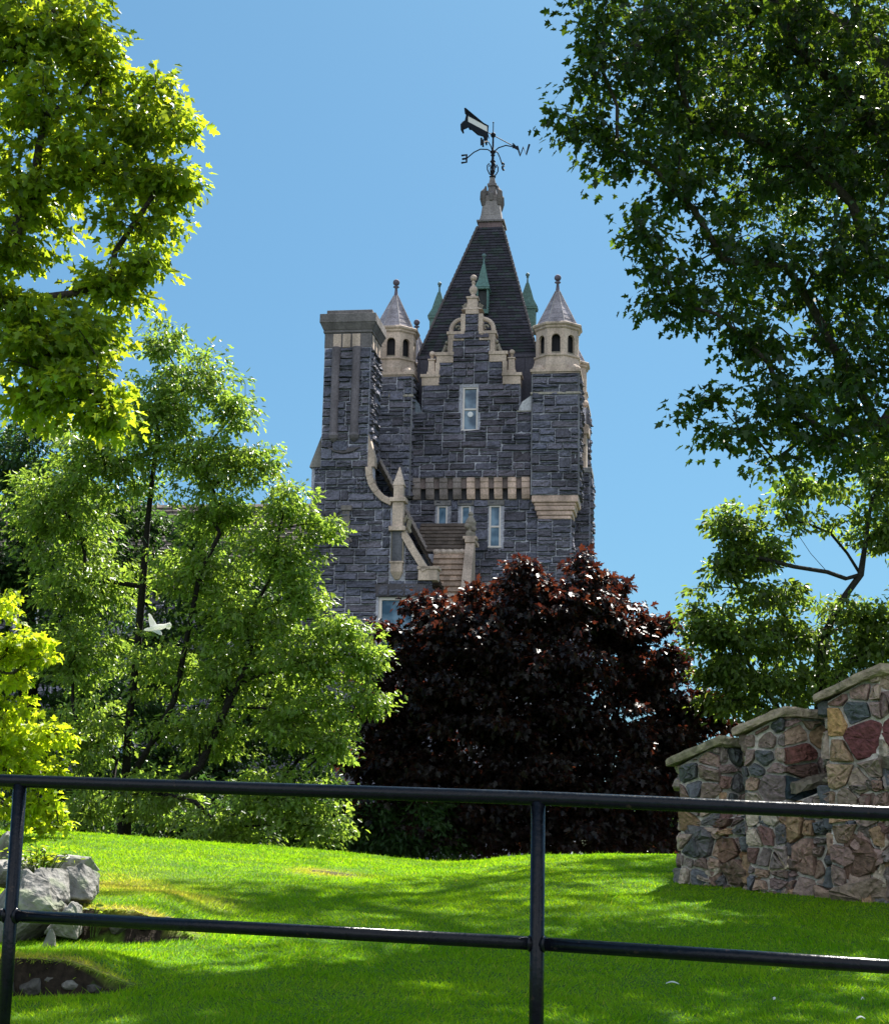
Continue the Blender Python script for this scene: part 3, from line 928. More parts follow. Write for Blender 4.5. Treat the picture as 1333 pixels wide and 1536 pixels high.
for q in (-6.56, -5.50):
    c_ = MB()
    c_.lathe([(.22, 20.1), (.22, 24.62)], (q, a0 - .1, 0), 14, (.17, .15, .165))
    c_.lathe([(.03, 19.62), (.12, 19.7), (.22, 19.8), (.28, 19.95), (.22, 20.1)], (q, a0 - .1, 0), 14, (.19, .17, .18))
    c_.build('colonnette', M['trim'], chim, smooth=False)
ap = MB()
ap.prism([(-6.9, 19.35), (-6.5, 19.12), (-6.03, 19.02), (-5.55, 19.12), (-5.15, 19.35), (-6.03, 19.28)], a0 - .16, a0, (.14, .125, .135))
ap.build('apron_stone', M['trim'], chim, bevel=.02)
sh = MB()
sh.prism([(-7.2, 18.35), (-7.78, 18.35), (-7.72, 18.55), (-7.2, 20.0)], WF - .14, WF + .5, (.26, .24, .22))
sh.build('shoulder_stone', M['trim'], chim, bevel=.02)
sh = MB()
sh.prism([(-4.78, 18.35), (-4.78, 20.1), (-4.42, 18.9), (-4.40, 18.35)], WF - .14, WF + .5, BEIGE)
sh.build('shoulder_stone', M['trim'], chim, bevel=.02)
wg2 = MB()
# raking coping: concave sweep down to the post, then a straight rake to the kneeler


def rake(pts, wd, col=BEIGE, w0=WF - .26, w1=WF + .55):
    n_ = len(pts)
    up_ = [(p[0], p[1]) for p in pts]
    lo_ = []
    for i in range(n_):
        d = np.array(pts[min(i + 1, n_ - 1)]) - np.array(pts[max(0, i - 1)]); d = d / np.linalg.norm(d)
        nn = np.array([d[1], -d[0]])
        if nn[1] > 0: nn = -nn
        lo_.append(tuple(np.array(pts[i]) + nn * wd))
    for i in range(n_ - 1):
        wg2.prism([up_[i], up_[i + 1], lo_[i + 1], lo_[i]], w0, w1, col)


rake([(-4.55, 18.35), (-4.50, 17.9), (-4.38, 17.5), (-4.15, 17.15), (-3.85, 16.85), (-3.4, 16.62)], .33)
wg2.build('wing_coping', M['trim'], castle, bevel=.03)
wg2 = MB()
rake([(-2.75, 15.05), (-2.55, 14.75), (-2.3, 14.3), (-1.55, 13.15)], .34)
wg2.box(-2.05, -1.1, WF - .2, WF + .6, 12.55, 13.1); wg2.box(-2.1, -1.02, WF - .26, WF + .65, 13.1, 13.25)
wg2.tube([(-2.85, WF - .1, 15.5), (-2.68, WF - .12, 15.75), (-2.55, WF - .1, 15.55), (-2.62, WF - .1, 15.2), (-2.5, WF - .1, 14.95)], [.1, .15, .14, .12, .08], 8, (.3, .26, .2))
wg2.build('wing_coping', M['trim'], castle, bevel=.03)
wg2 = MB()
rake([(-10.6, 10.9), (-7.67, 16.3)], .34)
wg2.build('wing_coping', M['trim'], castle, bevel=.03)
po = MB()
c = -3.14
po.box(c - .27, c + .27, WF - .3, WF + .3, 15.25, 16.5); po.box(c - .40, c + .40, WF - .42, WF + .42, 16.5, 16.72)
po.box(c - .24, c + .24, WF - .27, WF + .27, 16.72, 17.35)
po.frustum(c - .30, c + .30, WF - .3, WF + .3, 17.35, c - .02, c + .02, WF - .02, WF + .02, 18.35)
po.box(c - .42, c + .42, WF - .44, WF + .42, 15.02, 15.25)
po.box(c - .25, c + .25, WF - .26, WF + .1, 13.5, 15.02, (.12, .12, .135))
po.box(c - .32, c - .25, WF - .2, WF + .1, 13.5, 15.02, (.3, .26, .2)); po.box(c + .25, c + .32, WF - .2, WF + .1, 13.5, 15.02, (.3, .26, .2))
po.frustum(c - .12, c + .12, WF - .12, WF + .1, 12.6, c - .30, c + .30, WF - .3, WF + .1, 12.95)
po.box(c - .30, c + .30, WF - .3, WF + .1, 12.95, 13.4); po.box(c - .36, c + .36, WF - .34, WF + .1, 13.4, 13.5)
po.build('pinnacle_post', M['trim'], castle, bevel=.03)
# carved plaque, half behind the leaves
cq = MB()
cq.box(-6.0, -5.6, WF - .18, WF + .05, 15.0, 16.3, (.2, .18, .17)); cq.box(-6.05, -5.5, WF - .26, WF + .05, 16.1, 16.35, (.25, .22, .2))
cq.box(-8.0, -7.6, WF - .18, WF + .05, 15.0, 16.3, (.2, .18, .17)); cq.box(-8.1, -7.55, WF - .26, WF + .05, 16.1, 16.35, (.25, .22, .2))
cq.box(-7.6, -6.0, WF - .06, WF + .05, 15.0, 16.1, (.12, .11, .11))
cq.box(-8.1, -5.5, WF - .2, WF + .05, 14.82, 15.0, (.22, .2, .19))
for q in range(4):
    cc = -5.75 - q * .62
    cq.tube([(cc + .26 * (1 - t / 12) * math.cos(t), WF - .1, 14.5 + .26 * (1 - t / 12) * math.sin(t)) for t in np.linspace(0, 9, 22)], .06, 6, (.2, .17, .16))
cq.build('carved_plaque', M['trim'], castle, bevel=.02)


# --- tile roofs of the wing and of the stair turret in the corner
def tile_slope(mb, A, B, C, D, courses, col, thick=.05, roll=True, dark=1.0):
    """A,B = bottom edge, C,D = top edge (C over B, D over A); each course laps the one below"""
    A, B, C, D = map(lambda q: np.array(q, float), (A, B, C, D))
    nn = np.cross(B - A, D - A); nn /= np.linalg.norm(nn)
    for k in range(courses):
        f0, f1 = k / courses, (k + 1) / courses
        a, b = A + (D - A) * f0, B + (C - B) * f0
        c, d = B + (C - B) * f1, A + (D - A) * f1
        ns = max(2, int(np.linalg.norm(b - a) / .3))
        for i in range(ns):
            s0, s1 = i / ns, (i + 1) / ns
            up_ = nn * (thick + .012 * random.random())
            p0, p1 = a + (b - a) * s0 + up_, a + (b - a) * s1 + up_
            p2, p3 = d + (c - d) * s1, d + (c - d) * s0
            kk = dark * (.7 + .6 * random.random())
            mb.add([p0, p1, p2, p3, a + (b - a) * s0, a + (b - a) * s1], [(0, 1, 2, 3), (4, 5, 1, 0)], tuple(np.array(col) * kk))


TILE = (.12, .095, .08)
tr_ = MB()
tile_slope(tr_, (-.95, WF + .5, 12.2), (-.95, LOW_W, 12.2), (-6.05, LOW_W, 21.55), (-6.05, WF + .5, 21.55), 40, TILE)
tile_slope(tr_, (-11.1, LOW_W, 9.9), (-11.1, WF + .5, 9.9), (-7.2, WF + .5, 17.2), (-7.2, LOW_W, 17.2), 32, TILE)
wr = tr_.build('wing_roof', M['slate'], castle)
vr = MB()   # roll along the junction with the tower
for (pa, pb_, w_) in [((-4.9, 19.5), (-1.0, 12.35), -1.6)]:
    npt = 46
    pts = [(pa[0] + (pb_[0] - pa[0]) * k / npt, w_, pa[1] + (pb_[1] - pa[1]) * k / npt + .06) for k in range(npt + 1)]
    vr.tube(pts, [.15 if k % 2 else .11 for k in range(npt + 1)], 8, (.26, .22, .2))
vr.build('verge_roll', M['slate'], wr)
pr = MB()
tile_slope(pr, (-2.75, -1.9, 14.5), (-.15, -1.9, 14.5), (-.15, -.35, 16.3), (-2.75, -.35, 16.3), 8, (.13, .10, .08))
tile_slope(pr, (-1.75, -3.5, 11.6), (-.15, -3.5, 11.6), (-.15, -2.0, 14.4), (-1.75, -2.0, 14.4), 9, (.40, .285, .21), thick=.09)
pts = [(-1.8 + 1.65 * k / 10, -1.95, 14.5) for k in range(11)]
pr.tube(pts, [.17 if k % 2 else .12 for k in range(11)], 8, (.55, .44, .36))
pr.box(-2.75, -.15, -1.9, LOW_W, 8, 14.4, MORTAR)
pr.build('stair_roof', M['slate'], castle)
pp = MB()
for (p, q) in [((-.02, -3.4, 12.0), (.10, -2.0, 14.75))]:
    pp.prism([(-3.6, 11.2), (-3.6, 12.2), (-1.9, 15.0), (-1.5, 15.0), (-1.5, 11.2)], -.15, .32, BEIGE, fn=lambda p, d, q: (d, p, q))
pp.box(-.18, .36, -2.0, -.3, 15.0, 15.2); pp.box(-.3, .42, -1.9, -1.2, 15.2, 15.35)
pp.lathe([(.25, 0), (.28, .2), (.18, .35), (.26, .55), (.3, .75), (.2, .95), (.1, 1.1), (.16, 1.2), (.04, 1.35)], (.06, -1.55, 15.35), 10, (.34, .30, .25))
pp.ball((-.1, -1.75, 15.9), .16, (.3, .26, .22)); pp.ball((.24, -1.7, 15.75), .15, (.3, .26, .22))
pp.build('stair_coping', M['trim'], castle, bevel=.02)

# --- long wing running left behind the trees
lw_ = MB()
LWH = [(-14.5, -13.2, 9.0, 12.0), (-19.5, -18.2, 9.0, 12.0), (-14.5, -13.2, 3.0, 6.0), (-19.5, -18.2, 3.0, 6.0), (-25.5, -24.2, 9.0, 12.0)]
lw_.box(-32, -9.0, 1.0, 11, -2, 13.0, MORTAR)
ashlar(lw_, -32, -7.6, 0, 13.0, front(1.0), holes=LWH, seed=71, cell=.3)
lw_.build('left_wing_wall', M['ashlar'], castle)
for a, b, c, d in LWH:
    window((a + b) / 2, (b - a) / 2, c, d, .93, frame=.12)
lr = MB()
tile_slope(lr, (-32, .6, 12.9), (-9, .6, 12.9), (-9, 5.5, 18.6), (-32, 5.5, 18.6), 22, (.12, .095, .08))
tile_slope(lr, (-9, 10.4, 12.9), (-32, 10.4, 12.9), (-32, 5.5, 18.6), (-9, 5.5, 18.6), 22, (.12, .095, .08))
lr.build('left_wing_roof', M['slate'], castle)

# ------------------------------------------------------------------ weathervane
wc = ORG + np.array([math.cos(TH) * (RC[0] + .30) + math.sin(TH) * RC[1], -math.sin(TH) * (RC[0] + .30) + math.cos(TH) * RC[1], 0])
wc[2] = 37.8
vane = empty('weathervane', tuple(wc), 'black iron weathervane with swallowtail banner and compass letters on the tower spire', 'weathervane')
BK = (.012, .013, .018)
po = MB()
po.lathe([(.16, -.02), (.20, .06), (.10, .12), (.08, .3), (.16, .38), (.08, .46), (.09, .9), (.17, 1.0), (.09, 1.1), (.07, 1.3), (.14, 1.4), (.07, 1.48), (.16, 1.56), (.17, 1.64), (.06, 1.72), (.05, 2.5), (.13, 2.58), (.16, 2.68), (.12, 2.78), (.03, 2.84), (.025, 3.4), (.05, 3.45), (.01, 3.52)], (0, 0, 0), 12, BK)
po.build('pole', M['iron'], vane, smooth=True)
sc_ = MB()
for k in range(4):
    a = math.radians(20 + 90 * k)
    dx, dy = math.cos(a), math.sin(a)
    sc_.tube([(dx * r, dy * r, z) for r, z in [(.06, .15), (.2, .2), (.33, .45), (.34, .7), (.24, .85), (.18, .75), (.22, .66)]], .035, 6, BK)
sc_.build('scroll_bracket', M['iron'], vane)
EDIR = np.array([-math.cos(math.radians(22)), math.sin(math.radians(22)), 0])   # east points away to the left
NDIR = np.array([-math.sin(math.radians(22)), -math.cos(math.radians(22)), 0])


def letter(strokes, size, org, ax, name, r=.06):
    b = MB()
    for st in strokes:
        b.tube([org + ax * (p * size) + np.array([0, 0, q * size]) for p, q in st], r, 6, BK)
    b.build(name, M['iron'], vane)


for dr, strk, nm, sz in [(EDIR, [[(.35, -.5), (-.35, -.5), (-.35, .5), (.35, .5)], [(-.35, 0), (.25, 0)]], 'letter_e', .46),
                         (-EDIR, [[(-.6, .5), (-.3, -.5), (0, .3), (.3, -.5), (.6, .5)]], 'letter_w', .62),
                         (NDIR, [[(-.35, -.5), (-.35, .5), (.35, -.5), (.35, .5)]], 'letter_n', .42),
                         (-NDIR, [[(.35, .35), (.1, .5), (-.25, .45), (-.35, .25), (0, .02), (.35, -.2), (.25, -.45), (-.1, -.5), (-.35, -.35)]], 'letter_s', .42)]:
    arm = MB()
    zz = 1.6
    arm.tube([dr * r + np.array([0, 0, z]) for r, z in [(.05, zz), (.35, zz + .22), (.8, zz + .30), (1.2, zz + .16), (1.5, zz - .05), (1.62, zz - .14)]], [.035] * 6, 6, BK)
    arm.build('compass_arm', M['iron'], vane)
    # letters face along the compass axes and read from the north: mirrored seen from behind
    ax = -EDIR if nm in ('letter_e', 'letter_w') else NDIR
    if nm == 'letter_e': ax = EDIR * 1.0
    letter(strk, sz, dr * (1.62 + sz * .42) + np.array([0, 0, zz - .16]), ax, nm)
BD = np.array([1.43, 1.64, 0]); BD /= np.linalg.norm(BD)
bar = MB()
zb = 2.66
Z = lambda p, q: BD * p + np.array([0, 0, zb + q])
bar.tube([Z(-.8, 0), Z(1.95, 0)], .03, 6, BK)
bar.tube([Z(-.4, -.35), Z(-.5, -.1), Z(-.62, 0)], .03, 6, BK)
NB = np.array([-BD[1], BD[0], 0])
bn = lambda p, d, q: tuple(BD * (p * .9 if p < 0 else p) + NB * d + np.array([0, 0, zb + q]))
bar.prism([(2.35, 0), (1.85, .16), (1.98, 0), (1.85, -.16)], -.04, .04, BK, bn)
bar.build('arrow', M['iron'], vane)
ban = MB()
ban.prism([(-.52, .42), (-.55, .33), (-2.70, .34), (-2.90, .75), (-2.82, .42)], -.05, .05, BK, bn)
ban.prism([(-.58, -.02), (-.66, -.85), (-.95, -.40), (-1.5, -.48), (-2.1, -.36), (-2.35, -.42), (-2.45, -.30), (-2.75, -.50), (-2.95, -.62), (-3.12, -.45), (-2.98, -.86), (-3.2, -.7), (-3.24, -.36), (-3.02, -.12), (-2.82, .02), (-2.72, .33), (-2.62, .33), (-2.62, -.02)], -.05, .05, BK, bn)
ban.prism([(-.55, .33), (-.58, -.02), (-.66, -.02), (-.66, .33)], -.05, .05, BK, bn)
bo = ban.build('banner', M['iron'], vane)
pl_ = MB()
pl_.prism([(-.66, .33), (-.66, -.02), (-2.62, -.02), (-2.62, .33)], -.03, .03, (.9, .85, .78), bn)
pl_.build('pale_stripe', M['plain'], bo)

# ------------------------------------------------------------------ field-stone wall
PAL = [(.22, .16, .135), (.26, .165, .13), (.19, .11, .095), (.30, .205, .15), (.15, .14, .145), (.12, .125, .14), (.46, .38, .30), (.25, .20, .185), (.19, .135, .115), (.34, .22, .13), (.31, .235, .19), (.10, .105, .11), (.23, .16, .15), (.38, .28, .22), (.21, .17, .155), (.27, .18, .155)]


def clip_poly(poly, n, d):
    """keep the side n.p <= d"""
    out = []
    for i in range(len(poly)):
        a, b = poly[i], poly[(i + 1) % len(poly)]
        da, db = a @ n - d, b @ n - d
        if da <= 0: out.append(a)
        if da * db < 0: out.append(a + (b - a) * (da / (da - db)))
    return out


def rubble(mb, poly, fn, size=.18, seed=1, pal=PAL, relief=.05, aspect=1.15, gap=.0125, fixed=(), rows=False):
    rng = np.random.default_rng(seed)
    poly = [np.array(q, float) for q in poly]
    lo_ = np.min(poly, 0); hi_ = np.max(poly, 0)
    pts = [np.array(q[:2], float) for q in fixed]; wts = [q[2] for q in fixed]; cols = [q[3] for q in fixed]
    if rows:
        t = lo_[1]
        while t < hi_[1]:
            hh = size * rng.uniform(.6, 1.25); u = lo_[0] - rng.random() * size * .6
            while u < hi_[0] + size * .3:
                ww = size * rng.choice([.55, .8, 1.1, 1.5, 1.9])
                q = np.array([u + ww / 2 + rng.normal(0, .1) * ww, t + hh * (.5 + rng.normal(0, .14))])
                if all(abs(q[0] - p[0]) > (ww / 2 + wt) * .8 or abs(q[1] - p[1]) > (hh / 2 + wt) * .8 for p, wt in zip(pts[:len(fixed)], wts)):
                    pts.append(q); wts.append(hh * .5); cols.append(None)
                u += ww
            t += hh
    want = 0 if rows else int((hi_[0] - lo_[0]) * (hi_[1] - lo_[1]) / (size * size * .8)) + 6
    for k in range(want * 12):
        q = lo_ + (hi_ - lo_) * rng.random(2)
        wgt = rng.choice([.4, .7, 1.0, 1.3, 1.7]) * size * .58
        if all(np.hypot((q[0] - p[0]) / aspect, q[1] - p[1]) > (wgt + wt) * .86 for p, wt in zip(pts, wts)):
            pts.append(q); wts.append(wgt); cols.append(None)
    P = np.array(pts)
    for i, p in enumerate(pts):
        cell = poly
        dist = np.hypot(P[:, 0] - p[0], P[:, 1] - p[1])
        for j in np.argsort(dist)[1:26]:
            dv = (P[j] - p) * np.array([1 / aspect ** 2, 1])
            nrm = np.linalg.norm(dv)
            q0, q1 = p, P[j]
            # power-diagram split, weighted by stone size
            mid = .5 + .5 * (wts[i] ** 2 - wts[j] ** 2) / (((q1 - q0) * np.array([1 / aspect, 1])) @ ((q1 - q0) * np.array([1 / aspect, 1])))
            pt = q0 + (q1 - q0) * mid
            cell = clip_poly(cell, dv / nrm, (pt @ dv) / nrm - gap)
            if len(cell) < 3: break
        if len(cell) < 3: continue
        # round the corners a little and roughen the outline
        c = []
        n = len(cell)
        for k in range(n):
            a, b, d = cell[k - 1], cell[k], cell[(k + 1) % n]
            la, lb = np.linalg.norm(a - b), np.linalg.norm(d - b)
            if min(la, lb) < .012: c.append(b); continue
            r1 = min(.22, .014 / la); r2 = min(.22, .014 / lb)
            c += [b + (a - b) * r1, b + (d - b) * r2]
        dense = []
        for k in range(len(c)):
            a, b = c[k], c[(k + 1) % len(c)]
            L = np.linalg.norm(b - a); ns = max(1, int(L / .06))
            for q in range(ns): dense.append(a + (b - a) * q / ns + rng.normal(0, .0035, 2))
        c = np.array(dense); n = len(c)
        ctr = c.mean(0)
        rl = relief * (.5 + rng.random())
        tl = rng.normal(0, .22, 2)
        vs = []
        rings = [(1.0, -.012), (.995, rl * .5), (.94, rl * .88), (.66, rl * 1.0), (.3, rl * 1.02)]
        for f, d in rings:
            for q in c:
                s_ = ctr + (q - ctr) * f
                dd = d + (rng.normal(0, rl * .13) + (s_ - ctr) @ tl * (1 if f < 1 else .5) if d > 0 else 0)
                vs.append(fn(s_[0], s_[1], dd))
        vs.append(fn(ctr[0], ctr[1], rl * 1.05))
        R_ = len(rings)
        fs = [(r * n + k, r * n + (k + 1) % n, (r + 1) * n + (k + 1) % n, (r + 1) * n + k) for r in range(R_ - 1) for k in range(n)]
        fs += [((R_ - 1) * n + k, (R_ - 1) * n + (k + 1) % n, R_ * n) for k in range(n)]
        col = cols[i] if cols[i] else pal[rng.integers(len(pal))]
        mb.add(vs, fs, tuple(np.array(col) * (.8 + .4 * rng.random())))


# plan of the wall: three stepped piers, corner of each towards the viewer
pier_px = [  # left edge, corner, right edge (pixels), depth of corner, cap heights (py) left end, corner, right end
    (1020, 1079, 1121, 15.0, 1148, 1116, 1124),
    (1119, 1177, 1243, 14.5, 1102, 1072, 1082),
    (1241, 1322, 1420, 13.9, 1052, 1009, 1020),
]
wall = None
LEFT = np.array([-math.cos(math.radians(32)), math.sin(math.radians(32))])
RIGHT = np.array([math.cos(math.radians(14)), math.sin(math.radians(14))])
C3 = [at(c, 1150, y) for _, c, _, y, *_ in pier_px]
wall = empty('stone_wall', (C3[1][0], C3[1][1], ground_z(C3[1][0], C3[1][1]).item()), 'rubble fieldstone wall of three stepped piers with pale mortar and slab coping', 'wall')
W0 = np.array(wall.location)
MORT2 = (.54, .49, .44)


def hit(px, py, p0, d):
    """pixel sight line met with the vertical plane through p0 along d (plan vectors)"""
    r = _F + _R * (px - PW / 2) / FPX - _U * (py - PH / 2) / FPX
    n = np.array([-d[1], d[0]])
    t = (n @ (p0 - EYE[:2])) / (n @ r[:2])
    q = EYE + r * t
    return (q[:2] - p0) @ d, q[2]


for k, (pl0, pc, pr0, yc, cy0, cy1, cy2) in enumerate(pier_px):
    c0 = C3[k][:2]
    sL, zL = hit(pl0, cy0, c0, LEFT)
    _, zC = hit(pc, cy1, c0, LEFT)
    sR, zR = hit(pr0, cy2, c0, RIGHT)
    zb = .55
    b = MB()
    fL = lambda s, t, d, c0=c0: tuple(np.append(c0 + LEFT * s + np.array([LEFT[1], -LEFT[0]]) * (-d), t) - W0)
    fR = lambda s, t, d, c0=c0: tuple(np.append(c0 + RIGHT * s + np.array([RIGHT[1], -RIGHT[0]]) * d, t) - W0)
    # mortar core
    pA = c0 + LEFT * sL; pB = c0; pC = c0 + RIGHT * sR
    back = np.array([.35, .94]) * 1.1
    plan = [pA, pB, pC, pC + back, pA + back]
    tops = [zL, zC, zR, zR + .0, zL + .0]
    n = 5
    vs = [tuple(np.append(q, zb) - W0) for q in plan] + [tuple(np.append(q, z) - W0) for q, z in zip(plan, tops)]
    b.add(vs, [(0, 1, 6, 5), (1, 2, 7, 6), (2, 3, 8, 7), (3, 4, 9, 8), (4, 0, 5, 9), (5, 6, 7, 8, 9)], MORT2)
    TAN = (.36, .2, .1); MAR = (.115, .04, .042)
    fx = {0: [(.4, 1.5, .12, (.26, .17, .10))], 1: [(.1, 1.83, .13, (.17, .13, .13))], 2: [(.46, 2.42, .12, (.42, .25, .11)), (.2, 2.50, .09, (.085, .095, .105)), (.10, 2.28, .155, MAR), (.46, 2.15, .11, (.40, .26, .16)), (.46, 1.95, .12, (.33, .23, .16))]}[k]
    rubble(b, [(-.012, zb), (sL - .0, zb), (sL, zL - .02), (-.012, zC - .02)], fL, .155 if k < 2 else .17, seed=80 + k, fixed=fx, rows=True, gap=.011)
    fx2 = {0: [(.14, 1.42, .11, MAR)], 1: [(.17, 2.13, .11, (.15, .06, .05)), (.2, 1.98, .12, (.14, .08, .07)), (.15, 1.84, .12, (.03, .045, .06))], 2: [(.25, 2.28, .2, MAR)]}[k]
    rubble(b, [(-.012, zb), (sR, zb), (sR, zR - .02), (-.012, zC - .02)], fR, .15, seed=90 + k, fixed=fx2, rows=True, gap=.011, relief=.06)
    # left return
    rubble(b, [(0, zb), (1.1, zb), (1.1, zL), (0, zL)], lambda s, t, d: tuple(np.append(pA + back / 1.1 * s + np.array([-.94, .35]) * d, t) - W0), .2, seed=95 + k)
    if k == 2:   # the far end return
        rubble(b, [(0, zb), (1.1, zb), (1.1, zR - .02), (0, zR - .02)], lambda s, t, d: tuple(np.append(pC + back / 1.1 * s + np.array([.94, -.35]) * d, t) - W0), .17, seed=99, rows=True)
    b.build('pier', M['rubble'], wall)
    # coping slab: follows the slope of the pier top
    cp_ = MB()
    ov, tk = .10, .08
    nl = np.array([LEFT[1], -LEFT[0]]) * -1; nr = np.array([RIGHT[1], -RIGHT[0]])
    nB = (nl + nr) / np.linalg.norm(nl + nr)
    ring = []

    def seg(p, q, zp, zq, m_):
        for i in range(m_):
            f = i / m_
            ring.append((p + (q - p) * f, zp + (zq - zp) * f))
    eA = pA + LEFT * ov * 1.1 + nl * ov; eB = pB + nB * ov * 1.25; eC = pC + RIGHT * .03 + nr * ov
    seg(eA, eB, zL - .015, zC, 8); seg(eB, eC, zC, zR, 8); seg(eC, pC + back, zR, zR, 6); seg(pC + back, pA + back, zR, zL, 8); seg(pA + back, eA, zL, zL - .015, 6)
    rg = np.random.default_rng(100 + k)
    nrg = len(ring)
    cx = np.mean([q for q, _ in ring], 0)
    vs = []
    for f, dz in ((.99, 0.0), (1.0, .02), (1.0, tk - .025), (.985, tk), (.5, tk + .015)):
        for q, z in ring:
            vs.append(tuple(np.append(cx + (q - cx) * f + rg.normal(0, .0035, 2), z + dz + rg.normal(0, .0035)) - W0))
    fs = [(r * nrg + i, r * nrg + (i + 1) % nrg, (r + 1) * nrg + (i + 1) % nrg, (r + 1) * nrg + i) for r in range(4) for i in range(nrg)]
    fs += [tuple(range(nrg - 1, -1, -1)), tuple(4 * nrg + i for i in range(nrg))]
    cp_.add(vs, fs, (.33, .26, .19) if k else (.26, .225, .15))
    cp_.build('coping_slab', M['cap'], wall)
    # sloping ledge stone at the foot of the recessed face
    if k > 0:
        ls = MB()
        s1_, za_ = hit(pc + 6 if k == 1 else 1333 - 30, (1188 if k == 1 else 1146), c0, RIGHT)
        zz0 = (at(1180, 1186, 14.4)[2] if k == 1 else at(1300, 1146, 13.7)[2])
        zz1 = zz0 + .13
        sA, sB = (.02, sR - .02) if k == 1 else (-.02, sR)
        vs = []
        for i in range(9):
            f = i / 8
            s_ = sA + (sB - sA) * f; z_ = zz0 + (zz1 - zz0) * f
            for d, dz in ((-.02, -.02), (.16, -.03), (.18, .02), (.15, .06), (-.02, .09)):
                vs.append(fR(s_ + rg.normal(0, .006), z_ + dz + rg.normal(0, .006), d + rg.normal(0, .012) * (d > 0)))
        fs = [(i * 5 + j, (i + 1) * 5 + j, (i + 1) * 5 + j + 1, i * 5 + j + 1) for i in range(8) for j in range(4)] + [(0, 1, 2, 3, 4), (44, 43, 42, 41, 40)]
        ls.add(vs, fs, (.17, .145, .11)); ls.build('ledge_stone', M['cap'], wall)
# continuous base below the recesses
bs = MB()
c1, c2, c3 = [q[:2] for q in C3]
bd = (c3 - c1) / np.linalg.norm(c3 - c1)
bn_ = np.array([bd[1], -bd[0]])
fB = lambda s, t, d: tuple(np.append(c1 + bd * s + bn_ * (d + .05), t) - W0)
tt = [(-.40, 1.50), (.0, 1.52), (.45, 1.62), (.78, 1.70), (1.25, 1.86), (1.7, 1.98), (2.6, 2.1)]
tp = [(-.40, .55), (2.6, .55)] + [(s, t) for s, t in reversed(tt)] 
n = len(tp)
vs = [fB(s, t, -.06) for s, t in tp] + [fB(s, t, -.4) for s, t in tp]
bs.add(vs, [tuple(range(n))] + [(i, i + n, (i + 1) % n + n, (i + 1) % n) for i in range(n)], MORT2)


def fBw(s, t, d): return fB(s, t, d - .06)


for (q0, q1, sd) in [(-.40, 1.0, 5), (1.0, 2.6, 6)]:
    ty = lambda s: np.interp(s, [a for a, _ in tt], [b_ for _, b_ in tt])
    pol = [(q0, .55), (q1, .55), (q1, ty(q1) - .02), ((q0 + q1) / 2, ty((q0 + q1) / 2) - .02), (q0, ty(q0) - .02)]
    fx = [(.62, 1.18, .13, (.55, .46, .33)), (.42, 1.2, .14, (.26, .14, .07)), (.05, 1.25, .12, (.22, .13, .09)), (.2, 1.02, .13, (.18, .12, .09))] if sd == 5 else [(1.35, 1.2, .24, (.18, .11, .08)), (1.5, .85, .24, (.2, .15, .11))]
    rubble(bs, pol, fBw, .17, seed=110 + sd, fixed=fx, relief=.07)
rubble(bs, [(.0, .55), (.34, .55), (.34, 2.08), (.0, 2.08)], lambda s, t, d: tuple(np.append(c1 + bd * (2.6 + d) - bn_ * (s + .01), t) - W0), .15, seed=121, rows=True)
bs.build('wall_base', M['rubble'], wall)


# ------------------------------------------------------------------ boulders and ledge stones
def rock_mesh(name, loc, r, seed, planes=14, col=(.36, .36, .34), parent=None, flat=1.0, mat='boulder', rough=.03, sub=4):
    import bmesh
    rng = np.random.default_rng(seed)
    bm = bmesh.new()
    for k in range(planes + 6):
        d = rng.normal(0, 1, 3); d /= np.linalg.norm(d)
        d = np.sign(d) * np.abs(d) ** .75; d *= (.92 + .16 * rng.random()) / max(.8, np.linalg.norm(d))
        bm.verts.new(d * np.array(r))
    hull = bmesh.ops.convex_hull(bm, input=bm.verts)
    bmesh.ops.delete(bm, geom=list({g for g in hull['geom_interior'] + hull['geom_unused'] if isinstance(g, bmesh.types.BMVert)}), context='VERTS')
    bmesh.ops.dissolve_limit(bm, angle_limit=.25, verts=bm.verts, edges=bm.edges)
    bmesh.ops.bevel(bm, geom=list(bm.edges), offset=min(r) * .06, segments=1, affect='EDGES', clamp_overlap=True)
    bmesh.ops.triangulate(bm, faces=bm.faces)
    for _ in range(sub - 1):
        bmesh.ops.subdivide_edges(bm, edges=[e for e in bm.edges if e.calc_length() > min(r) * .10], cuts=1, use_grid_fill=True)
        bmesh.ops.triangulate(bm, faces=bm.faces)
    rm = float(np.mean(r))
    for v in bm.verts:
        c = np.array(v.co) / rm
        n1 = vnoise(np.array(c[0] * 4 + c[2] * 3 + 9 + seed), np.array(c[1] * 4 + c[2] * 3.3 + 3)) - .5
        n2 = vnoise(np.array(c[0] * 14 + c[2] * 9 + 9), np.array(c[1] * 14 + c[2] * 11 + 3)) - .5
        v.co = v.co * (1 + rough * 1.6 * float(n1) + rough * .9 * float(n2))
    me = bpy.data.meshes.new(name); bm.to_mesh(me); bm.free()
    a_ = me.attributes.new('col', 'FLOAT_COLOR', 'FACE')
    arr = np.ones((len(me.polygons), 4), np.float32); arr[:, :3] = col
    a_.data.foreach_set('color', arr.ravel())
    me.materials.append(M[mat])
    o = bpy.data.objects.new(name, me); COL.objects.link(o); o.location = loc
    return o


